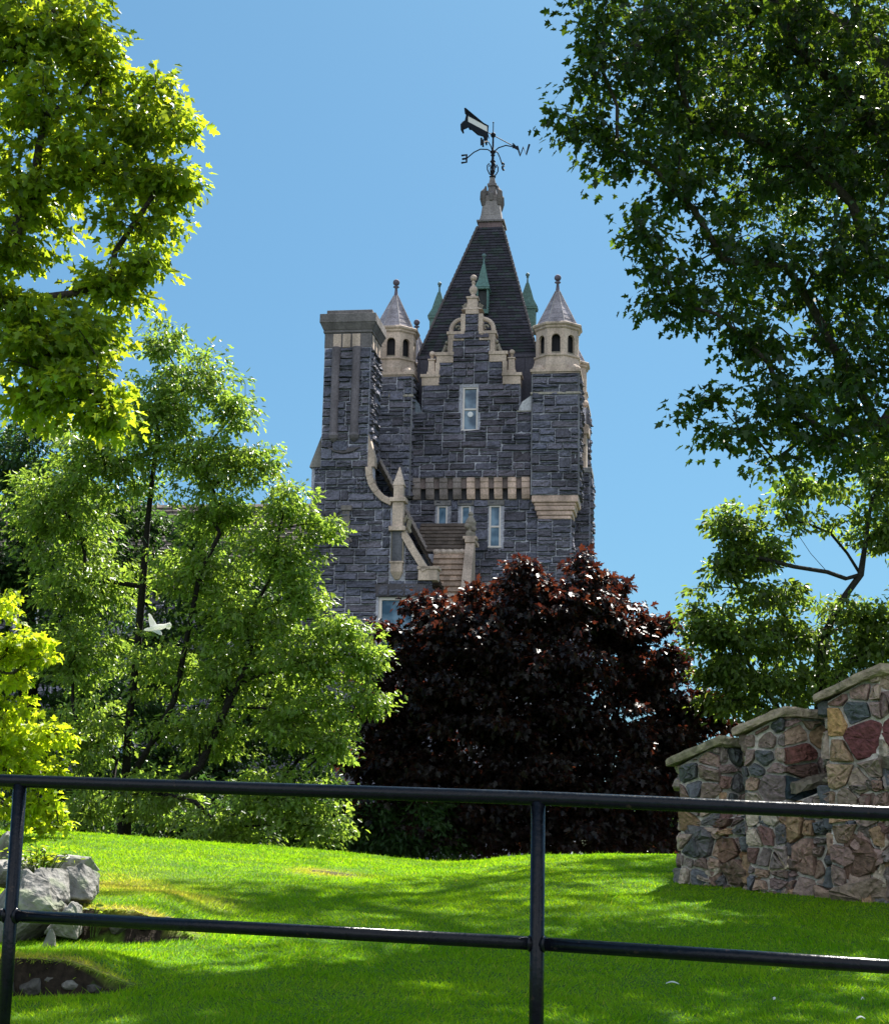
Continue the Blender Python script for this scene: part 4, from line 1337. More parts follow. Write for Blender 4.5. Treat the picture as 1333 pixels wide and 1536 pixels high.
bl = [  # px, py of the centre, depth, half sizes, seed, label
    (30, 1370, 11.0, (.40, .30, .30), 3, 'big pale grey boulder behind the left railing post, low in the rock heap'),
    (122, 1326, 11.35, (.19, .24, .16), 8, 'angular grey boulder with a greenish face at the right end of the rock heap'),
    (74, 1334, 11.15, (.19, .24, .17), 5, 'blocky grey boulder in the middle of the heap, under the weeds'),
    (98, 1382, 11.0, (.16, .22, .19), 12, 'dark grey boulder at the foot of the heap beside the earth ledge'),
    (2, 1268, 12.2, (.14, .2, .14), 14, 'rounded pale boulder topping the heap at the photo edge'),
    (112, 1296, 11.9, (.24, .22, .11), 21, 'flat white-grey boulder topping the heap on its right side'),
    (-70, 1330, 11.3, (.30, .3, .42), 23, 'tall grey boulder at the far left of the heap'),
    (70, 1410, 10.6, (.07, .07, .09), 25, 'small pointed pale stone at the front foot of the heap'),
    (22, 1312, 11.4, (.20, .25, .15), 27, 'pale boulder wedged just under the topmost rounded one'),
]
for px, py, y, r, sd, lb in bl:
    q = at(px, py, y)
    tag(rock_mesh('boulder', tuple(q), r, sd, planes=9, rough=.05, col=tuple(np.array((.22, .21, .195)) * (.7 + .5 * random.random()))), lb, 'boulder', 'boulders of the rock heap')
st = [(48, 1476, 8.72, (.085, .06, .06), 31, .8, 'broad dark stone in the lower earth ledge, left of the pale ones'), (78, 1468, 8.74, (.05, .05, .04), 36, 1.3, 'grey stone in the middle of the lower earth ledge'), (106, 1474, 8.72, (.050, .05, .032), 32, 2.0, 'pale flat stone set in the lower earth ledge'),
      (140, 1478, 8.72, (.06, .05, .035), 37, .7, 'dark stone near the tapering end of the lower earth ledge'), (215, 1383, 11.12, (.09, .06, .05), 33, 1.5, 'grey stone poking from the upper earth ledge, nearer its tapering end'), (178, 1386, 11.12, (.08, .06, .06), 34, .8, 'dark stone in the upper earth ledge close to the boulders'),
      (250, 1378, 11.1, (.06, .05, .035), 38, 1.1, 'small stone at the tapering end of the upper earth ledge'), (8, 1476, 8.7, (.08, .06, .06), 35, .9, 'dark stone in the lower earth ledge at the photo edge')]
for px, py, y, r, sd, kk, lb in st:
    q = at(px, py + 4, y - .03)
    tag(rock_mesh('stone', tuple(q), r, sd, col=tuple(np.array((.085, .08, .07)) * kk), mat='rubble', sub=3), lb, 'stone', 'stones in the earth ledges')

# ------------------------------------------------------------------ railing
railing = empty('railing', (.35, 5.5, float(ground_z(.35, 5.5))), 'black painted metal pipe railing with two rails across the foreground', 'railing')
RL = np.array(railing.location)
IR = (.005, .006, .010)
tops = [(-5.5, 7.1, 1.725), (-3.55, 6.53, 1.69), (-1.61, 6.0, 1.662), (.35, 5.5, 1.634), (2.3, 5.0, 1.583), (4.2, 4.5, 1.53)]
mids = [(a, b, c - .497 + .003 * a) for a, b, c in tops]
tr0, mr0 = MB(), MB()
tr0.tube([np.array(q) - RL for q in tops], .0245, 20, IR)
for i in range(len(mids) - 1):
    mr0.tube([np.array(mids[i]) - RL, np.array(mids[i + 1]) - RL], .0235, 20, IR)
for q in tops:   # weld collars on the top rail
    pass
tr0.build('top_rail', M['iron_paint'], railing, smooth=True)
mr0.build('middle_rail', M['iron_paint'], railing, smooth=True)
for a, b, c in tops:
    ps = MB()
    zb = float(ground_z(a, b)) - .15
    ps.tube([np.array((a, b, zb)) - RL, np.array((a, b, c - .012)) - RL], .0255, 20, IR)
    d0 = np.array([.965, -.26, 0])
    mz = c - .497 + .003 * a
    for z_ in (mz, ):   # weld beads where the rails butt against the post
        for sg in (-1, 1):
            ctr = np.array((a, b, z_)) - RL
            ps.tube([ctr + d0 * sg * .020, ctr + d0 * sg * .027, ctr + d0 * sg * .031], [.030, .029, .0245], 16, IR)
    ps.build('post', M['iron_paint'], railing, smooth=True)

# ------------------------------------------------------------------ trees
LEAF = {
    'maple': [(0, 0), (.34, .03), (.22, .26), (.50, .50), (.20, .55), (.17, .78), (0, 1)],
    'oak': [(0, 0), (.16, .2), (.10, .32), (.30, .52), (.14, .62), (.16, .8), (0, 1)],
    'oval': [(0, 0), (.22, .22), (.27, .5), (.15, .8), (0, 1)],
}


def leaves_mesh(name, P, tip, nrm, size, kind, mat, parent, tint):
    half = np.array(LEAF[kind])
    h = len(half)
    n = len(P)
    tip = tip / (np.linalg.norm(tip, axis=1)[:, None] + 1e-9)
    sidev = np.cross(tip, nrm); sidev /= (np.linalg.norm(sidev, axis=1)[:, None] + 1e-9)
    nrm = np.cross(sidev, tip)
    fold = RNG.uniform(-.05, .5, n); droop = RNG.uniform(0, .4, n)
    tx = np.concatenate([half[:, 0], -half[:, 0][1:-1]]); ty = np.concatenate([half[:, 1], half[:, 1][1:-1]])
    K = len(tx)
    V = (P[:, None, :] + size[:, None, None] * (sidev[:, None, :] * tx[None, :, None] + tip[:, None, :] * ty[None, :, None]
         + nrm[:, None, :] * (fold[:, None] * np.abs(tx)[None, :] - droop[:, None] * (ty ** 2)[None, :])[:, :, None]))
    right = list(range(h))
    left = [0] + list(range(h, K)) + [h - 1]
    left = left[::-1]
    fi = np.array([right, left])
    F = (np.arange(n)[:, None, None] * K + fi[None]).reshape(-1)
    return np_mesh(name, V.reshape(-1, 3), h, F, mat, parent, attrs={'rnd': ('FLOAT', np.repeat(tint, K))})


def make_tree(name, label, cat, base, trunk, blobs, nspray, nleaf, leaf, mat, r_trunk, spray_r=.4, leaf_size=.1, group=None, shell=.55, up_bias=.6, flat=.45,
              bark=(.05, .042, .035), twig=.004, stems=None, droop=.35, ragged=1.28):
    """blobs: (px, py, rx, ry, depth, rdepth, weight). Foliage sprays fill the blobs; limbs grow out from the trunk to carry them."""
    root = empty(name, base, label, cat, group)
    B0 = np.array(base, float)
    rng = np.random.default_rng(abs(hash(label)) % 1000 if False else sum(map(ord, label)) % 9973)
    cs, rs, ws = [], [], []
    for b in blobs:
        px, py, rx, ry, y, rd = b[:6]
        k = y / FPX
        cs.append(at(px, py, y)); rs.append((rx * k, rd, ry * k)); ws.append((b[6] if len(b) > 6 else 1.0) * (rx * ry) ** .85 * k * k)
    cs = np.array(cs); rs = np.array(rs); ws = np.array(ws); ws /= ws.sum()
    bi = rng.choice(len(cs), nspray, p=ws)
    d = rng.normal(0, 1, (nspray, 3)); d /= np.linalg.norm(d, axis=1)[:, None]
    rad = rng.random(nspray) ** shell
    rad = rad * rng.uniform(.7, ragged, nspray) ** np.where(rng.random(nspray) < .25, 1.0, .6)
    sp = cs[bi] + d * rad[:, None] * rs[bi]
    # skeleton nodes
    nodes = [np.array(q, float) for q in trunk]; par = [-1] + list(range(len(trunk) - 1))
    for stm in (stems or []):
        j = int(np.argmin([np.linalg.norm(nodes[i] - np.array(stm[0])) for i in range(len(nodes))]))
        for q in stm[1:]:
            nodes.append(np.array(q, float)); par.append(j); j = len(nodes) - 1
    order = np.argsort([np.min([np.linalg.norm(c - q) for q in nodes]) for c in cs])
    for o in order:
        c = cs[o]
        arr = np.array(nodes)
        dist = np.linalg.norm(arr - c, axis=1) + np.maximum(0, arr[:, 2] - c[2] + .2) * 1.6
        dist[:1] += 5
        j = int(np.argmin(dist))
        a = nodes[j]
        L = np.linalg.norm(c - a); ns = max(2, int(L / .45))
        bow = rng.normal(0, .07 * L, 3); bow[2] = abs(bow[2]) * .9
        for q in range(1, ns + 1):
            f = q / ns
            nodes.append(a + (c - a) * f + bow * math.sin(math.pi * f) + rng.normal(0, .03, 3) * (q < ns)); par.append(j); j = len(nodes) - 1
    nn0 = len(nodes)
    do = np.linalg.norm(sp - cs[bi], axis=1)
    NA = np.zeros((nn0 + 3 * nspray, 3)); NA[:nn0] = nodes; cnt = nn0
    for i in np.argsort(do):
        q = sp[i]
        dd = np.linalg.norm(NA[3:cnt] - q, axis=1) + np.maximum(0, NA[3:cnt, 2] - q[2]) * .8
        j = int(np.argmin(dd)) + 3
        a = NA[j]
        L = np.linalg.norm(q - a)
        if L > .25:
            mdl = (a + q) / 2 + rng.normal(0, .08 * L, 3) + np.array([0, 0, .06 * L])
            NA[cnt] = mdl; par.append(j); j = cnt; cnt += 1
        NA[cnt] = q; par.append(j); cnt += 1
    NA = NA[:cnt]
    load = np.zeros(cnt); load[nn0:] = 1
    for i in range(cnt - 1, 0, -1):
        if par[i] >= 0: load[par[i]] += load[i]
    rr = r_trunk * np.sqrt(np.maximum(load, .2) / load[0])
    rr = np.maximum(rr, twig)
    tb = MB()
    bcol = np.array(bark)
    sides = lambda r: 10 if r > .06 else (6 if r > .02 else 4)
    # draw chains
    kids = {}
    for i in range(1, cnt): kids.setdefault(par[i], []).append(i)
    stack = [(0, None)]
    while stack:
        i, prev = stack.pop()
        chain = [i] if prev is None else [prev, i]
        while i in kids:
            ks = sorted(kids[i], key=lambda q: -load[q])
            for q in ks[1:]: stack.append((q, i))
            i = ks[0]; chain.append(i)
        if len(chain) > 1:
            r_ = [min(rr[q], rr[chain[1]] * 1.15) if prev is not None and z == 0 else rr[q] for z, q in enumerate(chain)]
            tb.tube([NA[q] - B0 for q in chain], r_, sides(max(r_)), tuple(bcol * (.8 + .4 * rng.random())), cap=True)
    tb.build('trunk', M['bark'], root, smooth=True)
    # leaves
    n = nspray * nleaf
    si = np.repeat(np.arange(nspray), nleaf)
    out = sp - cs[bi]
    out[:, 2] *= .4
    out += rng.normal(0, .25, out.shape); out /= np.linalg.norm(out, axis=1)[:, None]
    off = rng.normal(0, 1, (n, 3)); off /= np.linalg.norm(off, axis=1)[:, None]
    off *= (rng.random(n) ** .5)[:, None] * spray_r * (rng.uniform(.6, 1.25, nspray)[si])[:, None]
    off[:, 2] *= flat
    off[:, 2] -= droop * (np.hypot(off[:, 0], off[:, 1]) ** 2) / spray_r
    P = sp[si] + off + out[si] * spray_r * .25
    tipd = off / spray_r * .9 + out[si] * .5 + rng.normal(0, .45, (n, 3)); tipd[:, 2] -= .35
    nrm = rng.normal(0, .55, (n, 3)); nrm[:, 2] += up_bias + .4
    size = leaf_size * rng.uniform(.65, 1.25, n)
    tint = np.clip(.5 + (rng.random(nspray)[si] - .5) * .5 + (rng.random(n) - .5) * .6, 0, 1)
    leaves_mesh('crown', P - B0, tipd, nrm, size, leaf, mat, root, tint)
    return root


M['leaf_maple'] = mat_leaf('sunny_maple_leaf', (.085, .16, .014), (.40, .56, .026), .50, .42)
M['leaf_dark'] = mat_leaf('backlit_maple_leaf', (.012, .034, .010), (.12, .22, .014), .42, .45)  # darkened leaf colour carries the backlit near-silhouette of the right maple
M['leaf_green'] = mat_leaf('oak_leaf', (.105, .18, .034), (.32, .50, .055), .45, .36, spec=.5, hue2=(1.2, 1.05, .9))
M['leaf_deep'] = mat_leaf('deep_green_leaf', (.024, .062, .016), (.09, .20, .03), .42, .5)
M['leaf_yellow'] = mat_leaf('yellow_green_leaf', (.16, .23, .012), (.62, .80, .025), .55, .5, hue2=(1.15, 1.0, .9))
M['leaf_red'] = mat_leaf('crimson_maple_leaf', (.011, .007, .009), (.085, .018, .013), .36, .40, spec=.35, hue2=(1.5, 1.8, .9))
M['leaf_right'] = mat_leaf('grey_green_leaf', (.05, .09, .022), (.25, .41, .05), .46, .42)


def gz(x, y): return float(ground_z(x, y))


# near maple, upper left
b0 = (-6.6, 16.5, gz(-6.6, 16.5))
make_tree('maple_tree', 'sunlit yellow-green maple hanging into the upper left, its trunk out of sight', 'tree', b0,
          [b0, (-6.5, 16.4, 2.5), (-6.3, 16.3, 4.2), (-6.1, 16.2, 6), (-5.9, 16.2, 8), (-5.7, 16.2, 10)],
          [(40, 60, 110, 80, 16, .8), (120, 50, 55, 50, 16, .5), (150, 105, 42, 45, 16, .4), (70, 170, 100, 60, 15.6, .7), (165, 165, 22, 20, 16, .25), (235, 130, 26, 40, 16.2, .3), (262, 185, 36, 26, 16.2, .3), (215, 195, 38, 30, 16, .35),
           (245, 265, 52, 32, 16.1, .4), (262, 318, 28, 28, 16.1, .3), (150, 250, 75, 48, 16, .6), (50, 290, 85, 50, 16, .7), (205, 330, 46, 34, 16, .4), (215, 385, 28, 24, 16, .3), (165, 425, 55, 28, 16, .4), (20, 370, 50, 40, 16, .5),
           (40, 450, 75, 38, 15.4, .6), (70, 520, 95, 52, 15.2, .6), (135, 585, 58, 42, 15.0, .45), (165, 620, 34, 26, 15, .3), (60, 600, 70, 34, 15.2, .5), (140, 490, 45, 35, 15.4, .4), 
           (-140, 150, 150, 200, 16, 1.2, .6), (-150, 450, 140, 160, 15.5, 1.2, .6), (60, -160, 240, 150, 16.5, 1.4, .7), (-250, -200, 200, 200, 17, 1.5, .5)],
          1200, 24, 'maple', M['leaf_maple'], .17, spray_r=.27, leaf_size=.105, shell=.5, group='maples framing the view')

# near maple, upper right, dark against the light
b0 = (6.6, 18.5, gz(6.6, 18.5))
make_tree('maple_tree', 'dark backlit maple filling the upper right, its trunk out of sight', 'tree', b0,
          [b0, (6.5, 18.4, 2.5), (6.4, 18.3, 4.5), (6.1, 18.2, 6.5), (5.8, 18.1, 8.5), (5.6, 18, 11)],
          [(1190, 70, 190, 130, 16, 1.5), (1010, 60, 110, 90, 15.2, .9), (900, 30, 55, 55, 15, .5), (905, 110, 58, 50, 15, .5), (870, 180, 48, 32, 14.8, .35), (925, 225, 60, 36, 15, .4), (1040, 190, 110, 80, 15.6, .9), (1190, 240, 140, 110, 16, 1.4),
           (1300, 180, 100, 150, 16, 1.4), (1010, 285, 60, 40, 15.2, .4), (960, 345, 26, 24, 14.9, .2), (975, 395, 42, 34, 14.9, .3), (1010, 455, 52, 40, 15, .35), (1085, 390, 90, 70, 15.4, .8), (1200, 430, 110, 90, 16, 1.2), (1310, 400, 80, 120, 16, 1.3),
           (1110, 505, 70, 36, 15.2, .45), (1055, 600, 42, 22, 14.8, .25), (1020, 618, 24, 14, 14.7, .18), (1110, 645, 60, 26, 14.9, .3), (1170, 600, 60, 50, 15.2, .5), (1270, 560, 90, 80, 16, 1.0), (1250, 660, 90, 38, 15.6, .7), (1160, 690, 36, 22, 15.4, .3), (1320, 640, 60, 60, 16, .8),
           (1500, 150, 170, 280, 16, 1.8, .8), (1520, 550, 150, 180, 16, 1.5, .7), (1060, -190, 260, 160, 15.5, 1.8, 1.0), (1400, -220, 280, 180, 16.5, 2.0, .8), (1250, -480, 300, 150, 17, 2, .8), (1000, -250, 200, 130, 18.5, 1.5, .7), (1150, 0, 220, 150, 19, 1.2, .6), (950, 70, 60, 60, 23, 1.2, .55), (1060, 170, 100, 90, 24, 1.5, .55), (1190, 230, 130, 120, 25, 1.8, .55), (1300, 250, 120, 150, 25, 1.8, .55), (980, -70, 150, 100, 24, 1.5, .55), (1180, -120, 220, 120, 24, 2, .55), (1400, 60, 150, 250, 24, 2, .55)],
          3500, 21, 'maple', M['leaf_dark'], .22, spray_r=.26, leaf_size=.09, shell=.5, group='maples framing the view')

# mid green oak-like tree, left
k = 26.0
b0 = tuple(at(188, 1285, k)); b0 = (b0[0], b0[1], gz(b0[0], b0[1]))
make_tree('oak_tree', 'open mid-green tree with a slim dark trunk in front of the chimney wing', 'tree', b0,
          [b0, at(188, 1180, k), at(194, 1080, k), at(206, 980, k), at(214, 880, k), at(222, 780, k), at(232, 690, k), at(240, 600, k)],
          [(245, 520, 34, 42, 26, .5, .6), (300, 575, 60, 50, 26, .7), (235, 620, 70, 60, 26, .9), (350, 620, 26, 36, 26, .4), (160, 690, 90, 70, 26, 1), (300, 690, 70, 50, 26, .8), (385, 690, 40, 40, 26, .5), (90, 760, 90, 70, 26.5, 1), (330, 770, 70, 40, 26, .8), (430, 755, 38, 30, 25.5, .5),
           (480, 785, 38, 26, 25.5, .4), (415, 830, 60, 45, 25.5, .6), (300, 860, 80, 45, 26, .9), (130, 870, 90, 60, 26.5, 1), (450, 890, 40, 40, 25.2, .5), (370, 930, 90, 50, 25.5, .8), (510, 945, 52, 28, 25, .4), (545, 985, 32, 30, 25, .4), (460, 990, 75, 45, 25.2, .6), (540, 1050, 42, 24, 25, .4),
           (340, 1010, 80, 45, 25.6, .9), (440, 1070, 80, 45, 25.2, .7), (240, 1000, 60, 50, 26, .8), (110, 980, 80, 60, 26.5, 1), (500, 1120, 42, 30, 25, .4, .7), (300, 1100, 80, 40, 25.5, .8), (120, 1100, 80, 60, 26, 1), (420, 1190, 90, 40, 25, .6), (330, 1240, 80, 28, 25, .6), (475, 1240, 55, 26, 24.8, .5), (230, 1190, 60, 40, 25.5, .8), (140, 1210, 50, 35, 26, .7, .7)],
          3000, 22, 'oak', M['leaf_green'], .12, spray_r=.25, leaf_size=.11, shell=.6, bark=(.018, .016, .015),
          stems=[[at(188, 1180, k), at(225, 1120, k - .3), at(262, 1050, k - .4), at(280, 960, k - .5), at(300, 860, k - .5), at(330, 800, k - .4)], [at(190, 1220, k), at(240, 1190, k - .6), at(300, 1150, k - .8), at(340, 1060, k - .8), at(380, 980, k - .7)]], droop=.25)

# deeper green tree behind on the far left
k = 33.0
b0 = tuple(at(40, 1290, k)); b0 = (b0[0], b0[1], gz(b0[0], b0[1]))
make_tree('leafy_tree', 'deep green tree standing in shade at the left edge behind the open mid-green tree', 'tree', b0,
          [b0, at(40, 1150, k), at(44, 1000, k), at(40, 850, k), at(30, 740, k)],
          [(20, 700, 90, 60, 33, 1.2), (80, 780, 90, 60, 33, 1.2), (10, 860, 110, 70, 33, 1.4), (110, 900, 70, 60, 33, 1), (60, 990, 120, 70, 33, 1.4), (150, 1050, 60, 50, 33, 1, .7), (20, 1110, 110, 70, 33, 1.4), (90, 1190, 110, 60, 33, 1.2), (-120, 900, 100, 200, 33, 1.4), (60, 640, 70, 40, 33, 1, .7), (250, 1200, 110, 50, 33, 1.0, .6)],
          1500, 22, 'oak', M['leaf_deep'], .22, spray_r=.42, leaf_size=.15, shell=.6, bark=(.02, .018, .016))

k = 36.0
b0 = tuple(at(330, 1290, k)); b0 = (b0[0], b0[1], gz(b0[0], b0[1]))
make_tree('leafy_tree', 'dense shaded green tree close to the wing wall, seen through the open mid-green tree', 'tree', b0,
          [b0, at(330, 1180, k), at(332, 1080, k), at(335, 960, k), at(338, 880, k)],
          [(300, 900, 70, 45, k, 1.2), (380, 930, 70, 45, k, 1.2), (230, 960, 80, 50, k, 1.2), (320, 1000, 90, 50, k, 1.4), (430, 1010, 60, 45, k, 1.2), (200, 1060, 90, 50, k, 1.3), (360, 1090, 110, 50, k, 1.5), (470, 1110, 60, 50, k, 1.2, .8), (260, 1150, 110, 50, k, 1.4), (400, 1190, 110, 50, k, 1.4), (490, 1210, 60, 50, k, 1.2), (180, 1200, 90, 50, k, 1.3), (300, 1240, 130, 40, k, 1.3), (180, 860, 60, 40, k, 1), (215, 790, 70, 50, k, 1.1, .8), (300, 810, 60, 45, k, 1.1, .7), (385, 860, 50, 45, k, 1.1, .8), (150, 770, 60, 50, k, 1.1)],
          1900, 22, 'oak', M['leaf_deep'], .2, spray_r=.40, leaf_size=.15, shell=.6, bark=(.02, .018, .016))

# yellow-green sapling at the left edge
k = 17.6
b0 = tuple(at(-20, 1290, k)); b0 = (b0[0], b0[1], gz(b0[0], b0[1]))
make_tree('sapling', 'bright yellow-green sapling at the left edge above the boulders', 'tree', b0,
          [b0, at(-18, 1200, k), at(-14, 1100, k), at(-12, 1000, k), at(-10, 920, k)],
          [(8, 905, 26, 30, k, .25), (18, 960, 48, 26, k, .35), (52, 975, 34, 22, k, .25), (20, 1010, 38, 26, k, .3), (14, 1060, 48, 24, k, .35), (50, 1105, 44, 24, k, .3), (12, 1120, 40, 30, k, .35), (85, 1100, 18, 14, k, .15), (45, 1160, 50, 28, k, .3), (70, 1205, 34, 22, k, .2), (20, 1215, 50, 30, k, .35), (88, 1235, 16, 12, k, .15), (-60, 1000, 60, 60, k, .4), (-60, 1150, 60, 70, k, .4)],
          260, 24, 'maple', M['leaf_yellow'], .06, spray_r=.17, leaf_size=.085, shell=.5, bark=(.05, .045, .03), droop=.15)

# dark crimson maple in the middle
k = 31.0
b0 = tuple(at(800, 1330, k)); b0 = (b0[0], b0[1], gz(b0[0], b0[1]))
make_tree('crimson_maple', 'rounded dark crimson maple with foliage to the ground in front of the tower', 'tree', b0,
          [b0, at(800, 1250, k), at(802, 1150, k), at(806, 1050, k), at(812, 950, k), at(830, 880, k)],
          [(660, 925, 30, 20, 30, .4, .7), (718, 925, 42, 28, 30, .7), (800, 888, 30, 26, 30.4, .6), (870, 888, 40, 24, 30.6, .6), (905, 910, 55, 28, 30.8, .8), (830, 920, 95, 50, 30.5, 1.2), (930, 955, 46, 30, 31, .8), (690, 960, 85, 45, 30, 1), (965, 935, 26, 16, 31, .3, .6), (610, 985, 42, 26, 29.8, .5), (800, 1010, 120, 60, 30.4, 1.6), (960, 1020, 70, 45, 31, 1), (1030, 1055, 42, 22, 31, .5), (1045, 1085, 36, 20, 31, .5, 1.0), (1010, 1150, 40, 40, 31, .6, .8), (640, 1040, 85, 45, 29.8, 1),
           (590, 1090, 50, 40, 29.8, .7), (740, 1090, 120, 60, 30, 1.6), (890, 1100, 110, 60, 30.5, 1.5), (1000, 1110, 55, 38, 31, .9), (620, 1150, 85, 45, 29.8, 1.2), (760, 1170, 120, 55, 30, 1.6), (900, 1180, 110, 55, 30.4, 1.5), (985, 1170, 55, 50, 30.8, .9, .8), (580, 1220, 60, 40, 29.6, 1), (690, 1235, 110, 45, 29.8, 1.5), (830, 1245, 120, 45, 30, 1.6), (950, 1240, 80, 50, 30.4, 1.2), (750, 980, 80, 50, 29.6, .8), (628, 905, 16, 12, 30, .25, 1.6), (652, 897, 12, 10, 30, .2, 1.2), (712, 886, 18, 14, 30, .3, 1.4), (782, 856, 18, 12, 30.3, .3, 1.5), (872, 846, 18, 14, 30.6, .3, 1.5), (914, 872, 20, 14, 30.8, .3, 1.5), (988, 935, 24, 9, 31, .3, 1.4), (1012, 985, 22, 12, 31, .3, 1.4), (1062, 1045, 24, 10, 31, .3, 1.3), (1085, 1085, 20, 8, 31, .3, 1.3), (585, 945, 20, 12, 29.7, .3, 1.4), (560, 1000, 20, 14, 29.7, .3, 1.4), (540, 1080, 20, 16, 29.6, .3, 1.4), (555, 1150, 20, 18, 29.5, .3, 1.3)],
          3300, 22, 'maple', M['leaf_red'], .2, spray_r=.30, leaf_size=.13, shell=.6, ragged=1.45, bark=(.02, .016, .015))

# open tree behind the stone wall
k = 30.0
b0 = tuple(at(1232, 1260, k)); b0 = (b0[0], b0[1], gz(b0[0], b0[1]))
make_tree('ash_tree', 'airy grey-green tree with bare forked limbs behind the stone wall', 'tree', b0,
          [b0, at(1232, 1150, k), at(1230, 1050, k), at(1232, 960, k), at(1262, 900, k), at(1290, 862, k)],
          [(1100, 790, 38, 36, 30, .5), (1135, 830, 50, 34, 30, .6), (1180, 770, 45, 30, 30, .5, .6), (1190, 730, 40, 24, 30, .4, .6), (1090, 850, 30, 30, 30, .4), (1150, 890, 62, 24, 30, .7), (1060, 935, 46, 34, 30, .6), (1100, 960, 60, 36, 30, .8), (1190, 950, 70, 40, 30, .9), (1290, 920, 70, 36, 30, .9), (1320, 800, 40, 40, 30, .6, .7), (1250, 790, 25, 15, 30, .3, .5), (1140, 1020, 75, 34, 30, .9), (1250, 1020, 75, 36, 30, .9), (1090, 1050, 48, 26, 30, .6, .7), (1170, 1070, 60, 26, 30, .8, .6), (1320, 970, 60, 50, 30, .9), (1450, 900, 120, 130, 30, 1.5, .7), (1320, 1040, 60, 30, 30, .8), (1080, 1010, 40, 26, 30, .5), (1320, 730, 40, 30, 30, .6, .6), (1250, 735, 40, 16, 30, .5, .5), (1285, 770, 20, 14, 30, .4, .4), (1060, 880, 26, 16, 30, .4, .5), (1340, 690, 50, 40, 30, .8, .7), (1345, 780, 30, 50, 30, .8, .7)],
          1550, 19, 'oval', M['leaf_right'], .14, spray_r=.30, leaf_size=.13, shell=.6, bark=(.03, .028, .027), twig=.006,
          stems=[[at(1290, 862, k), at(1268, 868, k - .1), at(1240, 858, k - .3), at(1190, 850, k - .4), at(1150, 840, k - .4), at(1110, 830, k - .3)], [at(1290, 862, k), at(1270, 830, k), at(1245, 800, k), at(1210, 785, k), at(1180, 780, k)], [at(1290, 862, k), at(1298, 810, k), at(1305, 760, k), at(1320, 720, k)], [at(1240, 858, k - .3), at(1215, 830, k), at(1195, 800, k), at(1170, 790, k)], [at(1190, 850, k - .4), at(1175, 835, k), at(1165, 815, k)]])

# low shade shrubs beyond the crest
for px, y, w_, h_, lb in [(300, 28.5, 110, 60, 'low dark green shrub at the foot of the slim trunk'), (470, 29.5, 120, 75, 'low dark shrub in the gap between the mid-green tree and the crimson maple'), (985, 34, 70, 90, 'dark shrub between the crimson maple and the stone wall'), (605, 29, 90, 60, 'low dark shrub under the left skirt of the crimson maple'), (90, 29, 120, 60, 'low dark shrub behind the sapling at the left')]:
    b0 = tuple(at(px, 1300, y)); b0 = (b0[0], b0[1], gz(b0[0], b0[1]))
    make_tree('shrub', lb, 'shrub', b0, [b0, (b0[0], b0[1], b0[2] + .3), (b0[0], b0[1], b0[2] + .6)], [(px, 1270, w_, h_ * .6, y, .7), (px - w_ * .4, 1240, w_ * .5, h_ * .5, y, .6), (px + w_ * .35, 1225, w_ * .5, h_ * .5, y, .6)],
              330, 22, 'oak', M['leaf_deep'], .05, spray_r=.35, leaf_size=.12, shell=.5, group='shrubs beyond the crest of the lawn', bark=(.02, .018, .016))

# weeds among the boulders and on the ledges
def weeds(px, py, y, rx, n, seed, label, mat=None, hgt=.12):
    q = at(px, py, y); rng = np.random.default_rng(seed)
    P = np.stack([rng.normal(0, rx, n), rng.normal(0, .08, n), np.abs(rng.normal(0, hgt * .5, n)) + .01], 1)
    tipd = rng.normal(0, 1, (n, 3)); tipd[:, 2] = .2
    nr = rng.normal(0, .4, (n, 3)); nr[:, 2] += 1
    root = empty('weed_clump', tuple(q), label, 'plant', 'weeds by the rocks')
    leaves_mesh('foliage', P, tipd, nr, rng.uniform(.03, .055, n), 'oval', mat or M['leaf_maple'], root, rng.random(n))
    sb = MB()
    for i in range(0, n, 5):
        sb.tube([(P[i, 0] * .5, P[i, 1] * .5, -.06), (P[i, 0], P[i, 1], P[i, 2])], .003, 4, (.06, .1, .02))
    sb.build('stem', M['bark'], root)


weeds(64, 1300, 11.3, .09, 240, 1, 'bright green weeds sprouting between the boulders')
weeds(138, 1392, 11.0, .05, 40, 2, 'pale weed at the foot of the boulders by the upper earth ledge')
weeds(25, 1300, 11.6, .06, 60, 3, 'small weeds behind the left railing post')

# ------------------------------------------------------------------ bird
bp = at(236, 942, 21.0)
bird = empty('bird', tuple(bp), 'white bird in flight with raised wings before the green tree', 'bird')
bb = MB()
WH_ = (.80, .80, .78)
S = 21.0 / FPX / 13.33   # metres per zoomed pixel
Q = lambda x, y, d=0: ((x - 600) * S, d, (640 - y) * S)
bb.tube([Q(335, 690), Q(360, 682), Q(410, 672), Q(470, 668), Q(560, 640), Q(650, 622), Q(740, 600), Q(800, 585), Q(870, 575)], [x * S for x in (4, 22, 36, 40, 62, 62, 44, 36, 30)], 12, WH_)
bb.prism([Q(780, 545)[::2], Q(850, 522)[::2], Q(882, 560)[::2], Q(880, 610)[::2], Q(850, 668)[::2], Q(780, 650)[::2]], -.006, .006, WH_)
bb.build('body', M['feather'], bird, smooth=False)


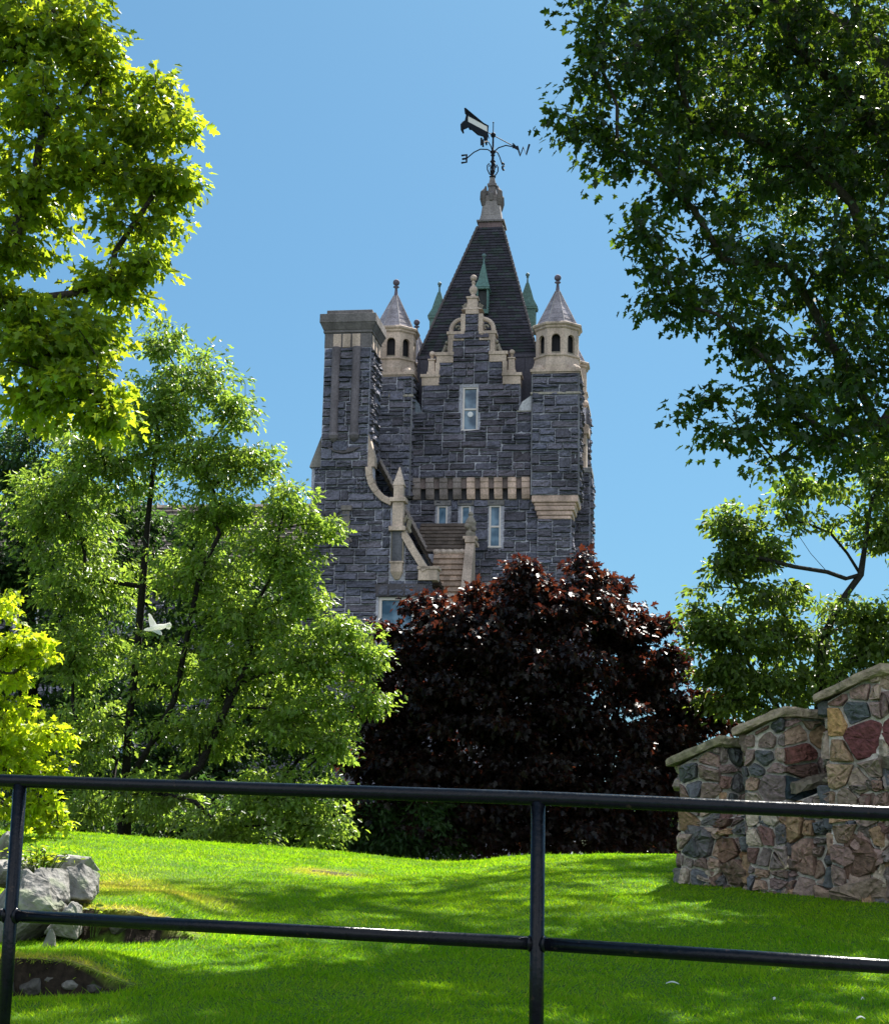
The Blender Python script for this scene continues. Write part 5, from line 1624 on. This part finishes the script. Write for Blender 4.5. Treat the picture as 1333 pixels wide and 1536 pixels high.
def wing(pts, root_d, tip_d):
    w_ = MB()
    n = len(pts)
    vs = []
    for sgn in (-1, 1):
        for (x, y, f) in pts:
            d = root_d + (tip_d - root_d) * f
            vs.append(Q(x, y, d * 1.0 + sgn * .004))
    w_.add(vs, [tuple(range(n)), tuple(range(2 * n - 1, n - 1, -1))] + [(i, i + n, (i + 1) % n + n, (i + 1) % n) for i in range(n)], WH_)
    w_.build('wing', M['feather'], bird)


wing([(460, 640, 0), (430, 560, .3), (400, 480, .6), (398, 400, .85), (372, 350, 1), (400, 330, 1), (440, 360, .9), (490, 440, .6), (550, 520, .3), (600, 600, 0)], .02, .10)
wing([(500, 700, 0), (580, 745, .4), (680, 790, .8), (745, 808, 1), (735, 760, .9), (690, 705, .5), (640, 670, 0)], -.02, -.14)

# feathers and scraps on the grass
for i, (px, py, ln, a, lb) in enumerate([(1008, 1477, .075, -.2, 'largest white feather lying on the shaded lawn'), (1252, 1453, .03, .5, 'small white feather just under the lower rail at right'), (1161, 1501, .03, 1.0, 'thin white curved feather on the lawn, right of the largest one'), (1290, 1530, .05, .2, 'white feather at the bottom right corner of the lawn'), (1293, 1501, .02, .3, 'tiny white scrap above the corner feather')]):
    y = 8.0
    for _ in range(30):
        q = at(px, py, y); y += (q[2] - (gz(q[0], y) + .03)) * 6
    q = at(px, py, y)
    f = MB()
    n = 7
    vs = []
    for j in range(n):
        t = j / (n - 1); wd = .018 * math.sin(math.pi * (t * .85 + .1)) * ln / .07; arch = .012 * math.sin(math.pi * t)
        for sgn in (-1, 0, 1):
            vs.append((ln * (t - .5) * math.cos(a) - sgn * wd * math.sin(a), ln * (t - .5) * math.sin(a) + sgn * wd * math.cos(a), arch + (.004 if sgn == 0 else 0)))
    fs = [(j * 3 + s_, j * 3 + 3 + s_, j * 3 + 4 + s_, j * 3 + 1 + s_) for j in range(n - 1) for s_ in (0, 1)]
    f.add(vs, fs, (.8, .8, .8))
    o = f.build('feather', M['feather'])
    so = o.modifiers.new('thickness', 'SOLIDIFY'); so.thickness = .002
    o.location = (q[0], q[1], q[2] + .005)
    tag(o, lb, 'feather', 'feathers on the lawn')
